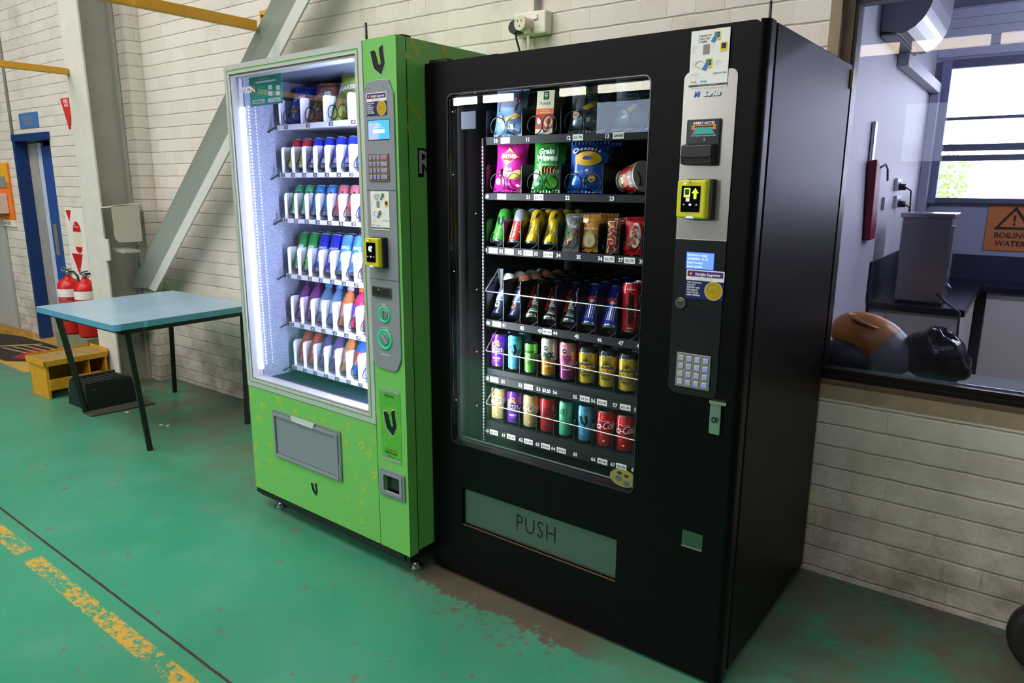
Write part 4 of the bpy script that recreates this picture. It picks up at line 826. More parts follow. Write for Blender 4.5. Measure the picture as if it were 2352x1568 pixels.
# door frame rings
fo=(0,.850,.573,1.902); fi=(.045,.806,.616,1.855)
def ring(a,b,y0,y1,m,name,par):
    I=lambda f:(fo[0]+(fi[0]-fo[0])*f,fo[1]+(fi[1]-fo[1])*f,fo[2]+(fi[2]-fo[2])*f,fo[3]+(fi[3]-fo[3])*f)
    A=I(a);B=I(b); g=G(); g.plate(rrect(*A,0),y0,y1,m,holes=[rrect(*B,0)]); return g.build(name,par)
sv=M('cfd0cd',.35,metal=.3); sv2=M('8d8f8e',.35,metal=.4)
fr_=ring(0,.42,-.002,.05,sv,'glass_door_frame',T); ring(.42,.56,-.0005,.05,GRN,'green_inlay',fr_); ring(.56,.76,-.003,.05,sv,'inner_bead',fr_); ring(.76,.88,.004,.05,sv2,'bead_groove',fr_); ring(.88,1.0,.002,.05,sv,'glazing_bead',fr_)
g=G(); g.box(.044,.807,.028,.032,.615,1.856,glass('lit_machine_glass','f6f8ff',.04,.25)); gp2=g.build('glass_pane',T)
g=G(); g.text('TCN',.021,.122,1.806,.0265,M('e6e6e2',.3),bold=.04,sx=1.5); g.plate([(.160,1.802),(.170,1.802),(.170,1.816),(.164,1.818)],.0262,.0262,M('c0442c',.4)); g.build('silver_lettering',gp2)
g=G(); g.box(.120,.338,.034,.035,1.742,1.852,M('18a183',.4)); gs=g.build('operation_notice',gp2)
g=G(); q=.0333; wt=M('e8f4f0',.5)
g.plate(rrect(.165,.300,1.826,1.832,.002),q,q,wt); g.text('Operation  Steps',.007,.225,1.841,q,wt)
for k in range(8): g.plate([(.132,1.812-.0055*k),(.235,1.812-.0055*k),(.235,1.8135-.0055*k),(.132,1.8135-.0055*k)],q,q,M('5fc7b0'))
for x,z in ((.262,1.805),(.315,1.800),(.262,1.782),(.312,1.780)): g.plate(rrect(x-.013,x+.013,z-.008,z+.008,.001),q,q,M('dfe6ea'))
for x in (.135,.242): g.plate(rrect(x,x+.085,1.750,1.765,.002),q,q,M('d7dcea'))
for k in range(16): g.plate([(.145+.0042*k,1.752),(.147+.0042*k,1.752),(.147+.0042*k,1.762),(.145+.0042*k,1.762)],q-.0003,q-.0003,M('2b3350'))
g.text('TCN VENDING',.005,.285,1.7575,q-.0003,M('2b3350')); g.build('notice_print',gs)
g=G(); g.box(.049,.058,.036,.046,.645,1.745,M('eef0ff',.5,em=3.5)); g.build('led_strip',T)
g=G(); g.box(.807,.812,.052,.062,.645,1.80,M('e0e5ff',.5,em=400)); g.build('led_strip',T)  # unseen second strip, added to light the interior
# lower door and right column
g=G(); g.plate(rrect(0,.8485,.090,.570,.001),0,.05,GRN,holes=[rrect(.198,.604,.302,.472,.002)]); lp=g.build('lower_door_panel',T)
g=G(); g.plate(rrect(.8520,W2,.090,H2,.001),0,.042,GRN,holes=[rrect(.889,.972,.326,.389,.001)]); rc=g.build('right_door_panel',T,bev=.0015)
g=G(); g.box(.0,W2-.004,.004,.79,.064,.0995,M('0c0d0d',.5)); g.box(.03,W2-.03,.0,.004,.064,.088,M('0c0d0d',.5)); g.build('base_plinth',T)
g=G(); g.box(.003,.055,.03,.07,H2-.002,H2+.006,M('101010',.5)); g.build('top_hinge',T)
g=G(); g.box(W2-.035,W2-.004,.03,.07,H2-.001,H2+.006,M('101010',.5)); g.build('top_hinge',T)
g=G(); g.box(W2-.0025,W2-.0015,.043,.047,.09,H2,M('0a140a',.6)); g.build('door_gap',T)
g=G(); g.tube([(.747,.11,H2-.01),(.745,.11,H2+.085)],.0045,M('18191b',.4),8); g.build('antenna',T)
mt=M('bfc4c9',.15,metal=1)
for x,y in ((.10,.06),(W2-.045,.075),(.10,.70),(W2-.08,.70)):
    g=G(); g.lathe([(.026,0),(.028,.004),(.012,.022),(.011,.028)],mt,c=(x,y,0),seg=20); g.lathe([(.006,.028),(.006,.07)],mt,c=(x,y,0),seg=10); g.build('levelling_foot',T)
# V logos
def logo(par,x,z,s,y,rays=True,sx=1):
    if rays:
        g=G(); burst(g,x,z,s*.048*1.02,y-.0005,M('a3cf3a',.4),26); 
        g.build('yellow_rays',par)
    g=G(); g.plate(vpoly(x-.0008,z-.0006,s,grow=.05,sx=sx),y-.0008,y-.0006,M('c9ccc6',.3)); g.plate(vpoly(x,z,s,sx=sx),y-.0014,y-.001,M('0b0c0b',.3)); return g.build('black_logo',par)
logo(rc,.926,1.832,1.0,0); logo(lp,.445,.203,.66,0)
# pattern of pale motifs on the lower panel
g=G()
for i,(x,z) in enumerate([(.018,.54),(.103,.494),(.066,.43),(.052,.362),(.018,.287),(.141,.323),(.16,.365),(.127,.246),(.017,.199),(.132,.198),(.256,.267),(.247,.226),(.137,.16),(.029,.115),(.227,.547),(.471,.522),(.53,.520),(.347,.515),(.689,.527),(.762,.471),(.802,.444),(.691,.398),(.827,.366),(.754,.285),(.718,.329),(.66,.229),(.747,.231),(.641,.194),(.742,.149),(.606,.11),(.832,.51),(.665,.458),(.521,.204),(.379,.24),(.39,.17),(.50,.16)]):
    if .175<x<.645 and .28<z<.505: continue
    d=math.hypot(x-.445,z-.2); s=.12+.9*d; a=math.atan2(z-.2,x-.445)-PI/2
    P=vpoly(x,z,min(s,.62),rot=a+PI)
    lo=min(p[0] for p in P); hi=max(p[0] for p in P); P=[(min(max(p[0],.002),.846),min(max(p[1],.092),.568)) for p in P]
    g.plate(P,-.0005,-.0003,M('a3c84a',.4) if i%3 else M('8fc654',.4))
g.build('printed_pattern',lp)
# side graphics
g=G(); mtx=Matrix(((0,-1,0,W2-.0015),(1,0,0,0),(0,0,1,0),(0,0,0,1)))
def sidep(P,d,m): g.plate([(a,b) for a,b in P],d,d-.0003,m)
def capsule(ax,az,bx,bz,w):
    d=Vector((bx-ax,bz-az)).normalized(); p=Vector((-d.y,d.x))*w; P=[(ax+p.x,az+p.y)]
    a0=math.atan2(p.y,p.x)
    P=[(ax-p.x,az-p.y),(ax+p.x,az+p.y)]+[(bx+w*cos(a0-PI*k/8),bz+w*sin(a0-PI*k/8)) for k in range(9)]
    return [(q[0],min(q[1],H2-.002)) for q in P]
yb_=M('a3c04a',.4)
for a in ((.068,1.92,.098,1.862,.014),(.118,1.92,.135,1.888,.010),(.165,1.92,.172,1.905,.008),(.215,1.92,.235,1.86,.013),(.05,1.71,.108,1.650,.010),(.049,1.635,.056,1.60,.008),(.050,1.86,.053,1.845,.012),(.30,1.80,.34,1.70,.014),(.40,1.75,.45,1.62,.016)): sidep(capsule(*a),-.0004,yb_)
g.text('R',.083,.087,1.5135,-.0010,M('0b0b0b',.3),al='L',bold=.06); g.text('R',.076,.092,1.516,-.0016,M('b3aea9',.4),al='L',bold=.012)
g.move(Matrix(((0,-1,0,W2-.002),(1,0,0,0),(0,0,1,0),(0,0,0,1)))@Matrix.Identity(4)); g.v=[(W2-.002+abs(v[0]-(W2-.002)),v[1],v[2]) for v in g.v]; g.build('side_graphics',T)
# grey control column
g=G(); P=[(.8515,.835),(.862,.806),(.885,.796),(.955,.792),(.975,.797),(.994,.825),(1.0,.850),(1.0,1.728),(.990,1.742),(.979,1.770),(.925,1.776),(.870,1.770),(.857,1.742),(.8515,1.728)]
g.plate(P,-.0055,0,GRY); cc=g.build('control_column',T,bev=.002)
g=G()
for z in (1.42,1.1175): g.box(.852,1.0,-.0059,-.0056,z-.0012,z+.0012,M('4c5054',.6))
for x in (.885,.955): g.lathe([(.0016,-.0062),(.0016,-.0056)],M('303336'),c=(x,0,1.75),seg=8,axis='y')
for a,b in (((.856,1.741),(.866,1.752)),((.982,1.752),(.996,1.739)),((.978,1.586),(.984,1.575)),((.861,1.66),(.867,1.666)),((.983,.815),(.999,.843)),((.852,.832),(.868,.815))): g.bar((a[0],-.0062,a[1]),(b[0],-.0062,b[1]),.002,.001,M('c4c8ca',.3))
g.build('panel_seams',cc)
member_sticker(T,.871,.969,1.6625,1.707,1.7345,-.0068)
g=G(); g.box(.8705,.9785,-.0060,-.0056,1.583,1.649,M('2a3038',.3)); sc=g.build('touch_screen',T)
g=G(); g.box(.874,.9775,-.0066,-.0060,1.586,1.647,M('4aa3cf',.2,em=.75)); g.box(.874,.925,-.0067,-.00665,1.586,1.640,M('9fb0ea',.2,em=.6)); g.box(.898,.955,-.0072,-.0069,1.606,1.618,M('bfe6f0',.3,em=.8)); g.build('display',sc)
g=G(); g.text('TCN',.007,.926,1.632,-.0073,M('cfe8f8',.5,em=.8)); g.text('WELCOME TO USE',.0035,.926,1.624,-.0073,M('cfe8f8',.5,em=.8)); g.text('11:12',.003,.885,1.6435,-.0073,M('e8f0ff',.5,em=.8)); g.build('display_text',sc)
keypad(T,.871,.971,1.451,1.541,-.0055,(('1','2','3','CANCEL'),('4','5','6','CLEAR'),('7','8','9','ENTER'),('*','0','#','HELP')),'a59a8c',True,'b9b2a8')
pay_card(T,'payment_card_notice',.872,.9655,1.288,1.4175,-.0070)
card_reader(T,.868,.938,1.163,1.262,-.0055,'tap')
g=G(); g.plate(rrect(.868,.963,1.055,1.092,.003),-.012,-.0055,M('a8a8a4',.2,metal=.9)); lk=g.build('door_lock',T,bev=.0012)
g=G(); g.plate(rrect(.872,.957,1.060,1.088,.002),-.0135,-.012,M('6f7270',.25,metal=.9)); g.lathe([(.010,-.0155),(.011,-.0135)],M('999a96',.2,metal=1),c=(.900,0,1.074),seg=20,axis='y'); g.lathe([(.005,-.0165),(.005,-.0155)],M('161616'),c=(.900,0,1.074),seg=12,axis='y'); g.build('lock_cylinder',lk)
grl=M('2bd38a',.3,em=.55)
def dial(x,z,r,name,slot):
    g=G(); g.lathe([(r,-.0060),(r,-.0090),(r*.80,-.0095),(r*.74,-.0062)],M('35b57f',.25,em=.25),c=(x,0,z),seg=32,axis='y'); d=g.build(name,T)
    g=G(); g.lathe([(r*.62,-.0062),(r*.62,-.0085),(r*.5,-.0090)],M('7c8688',.3),c=(x,0,z),seg=28,axis='y'); g.build('dial_face',d)
    g=G(); g.bar((x+slot[0],-.0098,z+slot[1]),(x-slot[0],-.0098,z-slot[1]),.0022,.0012,M(slot[2],.3)); g.build('dial_slot',d)
dial(.922,.9945,.0300,'coin_entry',(.001,.015,'1f9a6c')); dial(.9205,.9055,.0375,'coin_return_knob',(-.012,.014,'d8dcd8'))
g=G(); lw=M('e8eaec',.4); g.text('Coin',.0068,.919,1.031,-.0062,lw,bold=.02); g.text('Coin Return',.0068,.920,.851,-.0062,lw,bold=.02); g.tube([(.920+.036*cos(PI*(.28+.44*k/8)),-.0062,.913+.036*sin(PI*(.28+.44*k/8))) for k in range(9)],.0007,lw,4); g.build('column_lettering',cc)
# printed can picture
g=G(); cg=N('can_picture_green'); cg.col(cg.mix(cg.sm(cg.noise(30,3),.4,.7),'4fae3a','67bd3f')); cg.rough(.35)
g.plate(rrect(.8745,.9845,.448,.722,.012),-.0012,-.0003,cg.m); ca=g.build('can_picture',rc)
g=G(); g.plate([(.882,.7215),(.977,.7215),(.9835,.710),(.8755,.710)],-.0022,-.0016,M('c5c9c6',.25,metal=.6)); g.build('can_picture_rim',ca); g=G(); g.plate([(.8755,.459),(.9835,.459),(.976,.4485),(.883,.4485)],-.0022,-.0016,M('c5c9c6',.25,metal=.6)); g.build('can_picture_rim',ca)
g=G(); burst(g,.929,.595,.062,-.0018,M('c3d83a',.4),28); g.build('yellow_rays',ca)
g=G(); g.plate(vpoly(.928,.597,1.12,grow=.07,sx=.9),-.0020,-.0019,M('d5d8d2',.3)); g.plate(vpoly(.929,.597,1.12,sx=.9),-.0028,-.0024,M('0b0c0b',.3)); g.build('black_logo',ca)
g=G(); ik=M('16301a',.5); g.text('ORIGINAL',.010,.929,.697,-.0022,ik,sx=.85); g.text('GUARANA',.0075,.930,.491,-.0022,M('b5432a',.5),bold=.02); g.text('ENERGY DRINK',.0075,.930,.480,-.0022,ik,sx=.9,bold=.01); g.text('250 mL',.0075,.930,.466,-.0022,ik); g.build('can_lettering',ca)
g=G(); g.plate(rrect(.865,.998,.305,.407,.004),-.006,0,GR2,holes=[rrect(.888,.973,.325,.390,.001)]); g.plate(rrect(.876,.986,.315,.399,.003),-.009,-.006,GRY,holes=[rrect(.888,.973,.325,.390,.001)]); rb=g.build('coin_return_box',T,bev=.0012)
g=G(); g.box(.888,.973,.012,.016,.325,.390,M('26302a',.12)); g.box(.888,.973,-.004,.012,.322,.326,M('a8acad',.4)); g.build('smoked_window',rb)
g=G(); g.plate(rrect(.181,.638,.286,.497,.008),-.006,0,GR2,holes=[rrect(.198,.604,.302,.472,.003)]); g.plate(rrect(.186,.622,.290,.484,.006),-.010,-.006,GRY,holes=[rrect(.198,.606,.3,.473,.003)]); ff=g.build('delivery_flap_frame',T,bev=.0015)
g=G(); g.box(.2005,.6025,-.003,.006,.3045,.4695,M('868e95',.35)); g.box(.198,.604,.01,.02,.30,.474,M('181a1b')); g.build('delivery_flap',ff)
g=G(); g.plate([(.322,.499),(.486,.500),(.468,.474),(.330,.476)],-.0115,-.0105,M('d3d6cf',.4)); g.build('tape_strip',ff)
g=G(); g.box(.625,.634,-.009,-.004,.30,.355,M('9aa0a4',.4)); g.build('hinge_pin',ff)
# trays of the green machine
tw=M('eef0fa',.35); dw=M('eceefa',.4)
DG=[.098,.168,.242,.316,.391,.464,.540,.614,.688,.762]; CG=[.135,.207,.281,.356,.430,.504,.579]
def gtray(zb,zt,zs,divs,dh,coils,nums,tilt):
    tr=put_tray(T,.088,.80,.17,.60,zb,zt,zs,divs,dh,tw,dw,coils,nums,[],'w',tilt)
    g=G(); g.bar((.050,.15,zs-.03),(.088,.165,zs-.008),.006,.006,M('23262e',.5)); g.bar((.088,.165,zs-.02),(.086,.165,zs+.02),.005,.005,M('23262e',.5)); g.build('tray_latch',tr)
gtray(1.659,1.680,1.682,[.098,.247,.396,.545,.69],.100,[(.145,.028),(.205,.028),(.295,.028),(.355,.028),(.444,.028),(.504,.028)],[('01',.153),('03',.303),('05',.449),('07',.584)],0)
for z0,z1,t_,dh in ((1.467,1.486,10,.105),(1.278,1.296,20,.105),(1.038,1.057,30,.114),(.822,.842,40,.114),(.625,.643,50,.114)):
    gtray(z0,z1,z1+.002,DG,dh,[(c,.029) for c in CG],[(str(t_+i+1),(.110,.182,.258,.332,.408,.483,.560)[i]) for i in range(7)],R(20))
# ================================================================ the goods
ALU=M('c3c6c8',.22,metal=.95); DKL=M('3b3e42',.3,metal=.8)
def can_body(t,r,h,bands,lid=ALU,rough=.22,met=.35):
    "bands: [(z fraction top, colour)] from the bottom"
    prof=[(r*.72,.0005),(r*.78,0),(r*.92,h*.03),(r,h*.065)]; zs=[b[0] for b in bands]
    mats=[ALU,ALU,ALU]; z0=.065
    for zf,c in bands:
        z1=min(zf,.93); prof.append((r,h*z1)); mats.append(M(c,rough,metal=met)); z0=z1
    prof+=[(r*.84,h*.975),(r*.86,h*.99),(r*.86,h),(r*.80,h),(r*.78,h*.985)]; mats+=[M(bands[-1][1],rough,metal=met),lid,lid,lid,lid]
    g=G(); g.lathe(prof,None,seg=30,mats=mats,cap=False)
    g.lathe([(r*.72,.0005),(r*.5,.006),(.0001,.009)],ALU,seg=30,cap=False); g.build('body',t)
    g=G(); g.lathe([(r*.78,h*.985),(.0001,h*.984)],lid,seg=30,cap=False); g.plate([(-r*.12,-r*.45),(r*.12,-r*.45),(r*.18,r*.1),(-r*.18,r*.1)],0,0,lid); n=len(g.v)
    g.v=[(v[0],v[2],h*.992) if i>=n-4 else v for i,v in enumerate(g.v)]; g.build('lid',t)
def wrap(r,e=.0005,a0=0): return lambda u,v:((r+e)*sin(u/r+a0),-(r+e)*cos(u/r+a0),v)
def disc(g,f,u,v,ru,rv,m,n=20): g.add([f(*p) for p in circ(u,v,ru,rv,n)],[tuple(range(n))],m)
def poly(g,f,P,m): g.add([f(*p) for p in P],[tuple(range(len(P)))],m)
def strip(g,f,u0,u1,v0,v1,m,n=8):
    V=[];
    for i in range(n+1): u=u0+(u1-u0)*i/n; V+=[f(u,v0),f(u,v1)]
    g.add(V,[(2*i,2*i+2,2*i+3,2*i+1) for i in range(n)],m,True)
def prnt(t,r,fn,name='printed_artwork'):
    g=G(); fn(g,wrap(r)); g.build(name,t)
# --- artwork for each kind of can
def a_vlogo(bg,mid,lw,top='ZERO SUGAR',bottom=True):
    def f(g,F):
        burst(g,.0,.078,.030,0,M(mid,.4),22,fn=F)
        for gr,c,e in ((.1,lw,0),(0,'101820',.0004)):
            P=vpoly(0,.078,.50,grow=gr); F2=(lambda q:lambda u,v:tuple(a*(1+q/.026) if i<2 else a for i,a in enumerate(F(u,v))))(e)
            g.add([F2(*p) for p in P],[(0,1,2,3,12,13),(3,4,11,12),(4,5,9,10,11),(5,6,7,8,9)],M(c,.4))
        g.text(top,.0042,0,.117,0,M('123047'),fn=F,sx=.9)
        if bottom: g.text('GUARANA',.004,0,.026,0,M('a33a2c'),fn=F); g.text('ENERGY DRINK',.0036,0,.019,0,M('123047'),fn=F); g.text('250 mL',.003,0,.012,0,M('123047'),fn=F)
    return f
def a_vert(word,c,size,z=.07,rot=PI/2,extra=None,sx=1,bold=.03,u=0,shear=0):
    def f(g,F):
        g.text(word,size,u,z,0,M(c,.35),fn=F,rot=rot,bold=bold,sx=sx,shear=shear)
        if extra: extra(g,F)
    return f
def a_kirks(g,F):
    ob=M('e99a2c',.4); 
    for u,v,a,b in ((-.010,.090,.012,.007),(.0,.099,.010,.006),(-.016,.080,.009,.008),(.008,.088,.006,.007)): disc(g,F,u,v,a,b,ob,12)
    disc(g,wrap(.0325,.0008),.013,.092,.006,.006,M('4a4250',.5),14); disc(g,F,-.006,.094,.004,.003,M('f5d54a',.4),10)
    strip(g,F,-.024,.022,.060,.075,M('ececf0',.4)); poly(g,F,[(-.018,.060),(.018,.060),(.0,.053)],M('ececf0',.4))
    g.text('KIRKS',.011,-.001,.068,0,M('2a1650',.4),fn=wrap(.0325,.0009),bold=.05,sx=.95)
    g.text('PASITO',.0065,0,.036,0,M('f2dff2',.4),fn=F,bold=.03); g.text('SOFT DRINK',.0028,0,.026,0,M('e0b860'),fn=F)
    poly(g,F,[(-.014,.046),(.02,.052),(.024,.046),(.0,.042)],M('a34bc0',.4))
def a_solo(g,F):
    F2=wrap(.0325,.0009); dk=M('17202a',.4)
    g.tube([wrap(.0325,.0006)(.002+.022*cos(a*PI/14),.058+.030*sin(a*PI/14)) for a in range(28)],.0011,M('2b4a63',.4),4,closed=True)
    for k in range(7):
        a=PI*k/6; g.text('l',.008,.0+.010*cos(a),.086+.008*sin(a),0,dk,fn=F,rot=a-PI/2,bold=.04)
    disc(g,F,0,.086,.005,.005,dk,12)
    strip(g,F,-.022,.024,.070,.076,M('3a4a52',.4)); g.text('SOLO',.0135,0,.062,0,M('f2b31a',.3),fn=F2,bold=.08,sx=1.1); g.text('SOLO',.0135,.0006,.0612,0,dk,fn=wrap(.0325,.0006),bold=.13,sx=1.1)
    g.text('ORIGINAL',.0068,0,.046,0,dk,fn=F2,bold=.03); g.text('LEMON',.0068,0,.036,0,dk,fn=F2,bold=.03)
    g.text('THIRST CRUSHER',.0038,0,.1125,0,M('f2efe2'),fn=F2,bold=.03)
def a_cola(c,sc='f4f2ee',tail=True,zero=False):
    def f(g,F):
        m=M(sc,.35); F2=wrap(.0325,.0008)
        g.text('Coca-Cola',.026,-.010,.078,0,m,fn=F2,rot=R(5),shear=.45,bold=.0,sx=.78,sp=.82)
        if tail:
            P=[(-.026+.0055*k,.098-.010*abs(k-4.5)/4.5+.004*sin(k*1.1)) for k in range(10)]; g.tube([F2(*p) for p in P],.0007,m,4)
        if zero: g.text('ZERO SUGAR',.004,-.002,.052,0,M('16110f'),fn=F2,bold=.04)
        disc(g,F,0,.024,.004,.004,M('d8c7b8' if not zero else '200c0c',.4),12)
    return f
def a_jack(base,band,txt,word2,c1,c2):
    def f(g,F):
        F2=wrap(.030,.0008); disc(g,F,-.004,.106,.0085,.0085,M('23262c',.4),20); g.text('hard',.0035,-.004,.106,0,M('f0ede4'),fn=F2,bold=.04)
        g.text('A FIZZY SODA & A MIXER',.0024,.004,.124,0,M('55504a'),fn=F); g.text('JACK',.0155,.004,.082,0,M(c1,.4),fn=F2,bold=.1,sx=.8)
        g.text(word2,.0075,.004,.068,0,M(c2,.4),fn=F2,bold=.06,sx=.8); g.text(txt,.0045,.004,.041,0,M('f7ead0'),fn=F2,bold=.03); g.text('4.6% VOL',.0032,.004,.032,0,M('3a2a22'),fn=F2)
    return f
def a_rock(hue):
    def f(g,F):
        r=.0315; wt=M('d9dcd6',.35); dk=M('141416',.4); hm=M(hue,.35)
        for k in range(9):
            for j in range(6):
                s=1-.1*k
                if j/6>s+.1: continue
                c=(wt,dk,hm)[(k*7+j*5)%5%3] if k<6 else wt
                strip(g,F,-.004+.0045*j-.0,-.001+.0045*j,.020+.007*k,.025+.007*k,c,2)
        poly(g,F,[(-.004,.085),(.018,.060),(.020,.085),(.012,.118)],wt)
        g.text('ROCKSTAR',.0125,-.016,.082,0,M('c2262b',.35),fn=F,rot=PI/2,bold=.05,sx=.98)
    return f
def a_bull(g,F):
    sv_=M('c3c8d2',.25,metal=.6)
    poly(g,F,[(-.03,.10),(.0,.14),(.03,.14),(.03,.118),(.0,.088),(-.03,.062)],sv_) ; 
    for k in range(5): strip(g,F,-.014+.007*k,-.0115+.007*k,.024,.072,sv_,1)
    F2=wrap(.0315,.0009); disc(g,F2,.0,.090,.007,.007,M('f2b81e',.3),18)
    for s in (-1,1): poly(g,F2,[(s*.002,.088),(s*.012,.086),(s*.016,.096),(s*.010,.093),(s*.004,.096)][::s],M('c81e2a',.35))
    g.text('Red Bull',.0095,0,.104,0,M('c81e2a',.35),fn=F2,bold=.06); g.text('ENERGY DRINK',.0045,0,.034,0,M('17246b'),fn=F2,bold=.03); g.text('473 mL',.0035,0,.024,0,M('17246b'),fn=F2)
def a_mother(g,F):
    F2=wrap(.0315,.0009); 
    strip(g,F,-.014,.010,.030,.138,M('a61b27',.35)); g.text('mother',.020,-.003,.084,0,M('150c0c',.35),fn=F2,rot=PI/2,bold=.07,sx=1.15,shear=.1)
    g.text('ORIGINAL',.0045,0,.146,0,M('f2e9e0'),fn=F2,bold=.03); g.text('BIG 500 mL CAN',.0042,.016,.08,0,M('e8c8c0'),fn=F2,rot=PI/2); g.text('500 mL',.0045,0,.020,0,M('f2e9e0'),fn=F2)
CANK={}
ORD=('leftmost','second from left','third from left','middle','fifth from left','sixth from left','rightmost visible')
def can(kind,loc,label,group,tilt=0,rz=0,name='drink_can',cat='drink can'):
    r,h,bands,art,kw=CANS[kind]
    if kind in CANK: return dup(CANK[kind],loc,(-tilt,0,rz),label,group)
    t=thing(name,label,cat,loc,(-tilt,0,rz),group); can_body(t,r,h,bands,**kw)
    if art: prnt(t,r,art)
    CANK[kind]=t; return t
D_={'lid':DKL}; E_={}
CANS={
 'vgreen':(.0255,.130,[(.94,'3aa535')],a_vlogo('','9ad23a','c9ccc6','ORIGINAL'),E_),
 'vblue':(.0265,.132,[(.94,'58b4dc')],a_vlogo('','2c7fb4','cfe6f0'),D_),
 'vmint':(.0255,.130,[(.94,'63cf9c')],None,D_),
 'redbar':(.0265,.130,[(.62,'d8382f'),(.94,'a7aeb5')],a_vert('RED EDITION','f5e9e4',.0065,.048,extra=lambda g,F:(g.text('Red Bull',.0085,.0,.070,0,M('c02028'),fn=F,bold=.05),g.text('WATERMELON',.0055,-.014,.042,0,M('f5e9e4'),fn=F,rot=PI/2,bold=.03))),E_),
 'yelbull':(.0265,.130,[(.94,'e8c31c')],lambda g,F:(g.text('Red Bull',.0095,-.006,.052,0,M('2b2a1a',.4),fn=F,rot=PI/2,bold=.04),g.text('THE TROPICAL EDITION',.0035,.006,.060,0,M('5a4a14'),fn=F,rot=PI/2),poly(g,F,[(.002,.092),(.012,.095),(.016,.110),(.010,.118),(.004,.108)],M('1c1a16',.4)),poly(g,F,[(-.012,.088),(-.002,.092),(-.004,.100),(-.010,.096)],M('1c1a16',.4))),E_),
 'rockg':(.0305,.160,[(.94,'17181a')],a_rock('3f8f3a'),dict(lid=M('2f7a35',.3,metal=.6))),
 'rockp':(.0305,.160,[(.94,'19171a')],a_rock('b05aa0'),dict(lid=M('3a2c3c',.3,metal=.6))),
 'rockb':(.0305,.160,[(.94,'17191c')],a_rock('4f9ab8'),dict(lid=M('2c4a58',.3,metal=.6))),
 'bull':(.0315,.162,[(.94,'2230a8')],a_bull,E_),
 'mother':(.0305,.166,[(.94,'c01f2b')],a_mother,E_),
 'kirks':(.0325,.126,[(.94,'6a2aa6')],a_kirks,D_),
 'solo':(.0325,.128,[(.86,'e6bd1e'),(.94,'2b3338')],a_solo,D_),
 'lime':(.0245,.112,[(.94,'6cb84a')],lambda g,F:(g.text('ENERGY',.0085,.0,.082,0,M('2f5a24'),fn=F,bold=.05),disc(g,F,-.003,.066,.008,.008,M('e8b9a8',.4),16),disc(g,F,.006,.060,.006,.007,M('3f7f34',.4),14),g.text('LIME',.007,0,.042,0,M('2f5a24'),fn=F,bold=.04)),D_),
 'jackw':(.030,.142,[(.46,'e8962c'),(.94,'dcd8ca')],a_jack(0,0,'PINEAPPLE','SODA','1f4a3c','1f4a3c'),D_),
 'jackp':(.030,.138,[(.40,'9a2f7c'),(.94,'e59aa0')],a_jack(0,0,'RASPBERRY','RASP','a32f7a','a32f7a'),D_),
 'vanilla':(.0325,.126,[(.94,'c9ae72')],a_cola('c9ae72'),D_),
 'coke':(.0325,.126,[(.94,'c3161f')],a_cola('c3161f'),E_),
 'zero':(.0325,.126,[(.94,'b81a20')],a_cola('b81a20','1b0f0f',True,True),D_),
 'mintw':(.0255,.132,[(.94,'5fc894')],lambda g,F:(g.text('W',.022,-.002,.094,0,M('12241a',.4),fn=F,bold=.0,shear=.3),g.tube([F(-.002+.013*cos(a*PI/10),.094+.011*sin(a*PI/10)) for a in range(20)],.0006,M('12241a'),3,closed=True),g.text('REFRESH',.0055,0,.058,0,M('12402a'),fn=F,bold=.02),g.text('ENERGY WATER',.003,0,.040,0,M('12402a'),fn=F),g.text('330 mL',.003,0,.022,0,M('12402a'),fn=F)),D_),
}
BR_='black vending machine'
C8=[.128,.204,.279,.355,.434,.515,.595,.671]
# tray 3: slim cans tilted back
G3='tilted drink cans in the black machine'
row3=(('vgreen','slim green energy can, leftmost above label 30 in the black machine'),('redbar','red and silver slim can above label 31 in the black machine'),('yelbull','yellow slim can, left one of the pair on the third tray'),('yelbull','yellow slim can, right one of the pair on the third tray'))
for i,(k,l) in enumerate(row3):
    can(k,(C8[i],.232,1.232),l,G3,R(27),R(8))
    for j in (1,2): can(k,(C8[i],.232+.074*j,1.232),l.replace(' in the black machine','').replace(', leftmost','')+', %s in its lane'%('second' if j==1 else 'third'),'cans further back on the third tray',R(27),R(8))
# tray 4
G4='tall tilted cans in the black machine'
row4=((2,'rockg','tall black can with green top above label 42'),(3,'rockp','tall black can with purple pattern above label 43'),(4,'rockb','tall black can with blue pattern above label 44'),(5,'bull','tall blue and silver can, left one of the pair'),(6,'bull','tall blue and silver can, right one of the pair'))
for i,k,l in row4:
    for j in range(4):
        can(k,(C8[i],.236+.074*j,.966),l+(' in the black machine' if j==0 and 'pair' not in l else ' on the fourth tray' if j==0 else ', %s from the front'%('','second','third','fourth')[j]),G4 if j==0 else 'cans further back on the fourth tray',R(38),R(14))
can('mother',(C8[7],.245,.968),'tall red can with black gothic lettering at the right of the fourth tray',G4,R(2),R(22))
for j in (1,2): can('mother',(C8[7],.245+.074*j,.968),'tall red can, %s behind the gothic lettered front one'%('next' if j==1 else 'third'),'cans further back on the fourth tray',R(2),R(22))
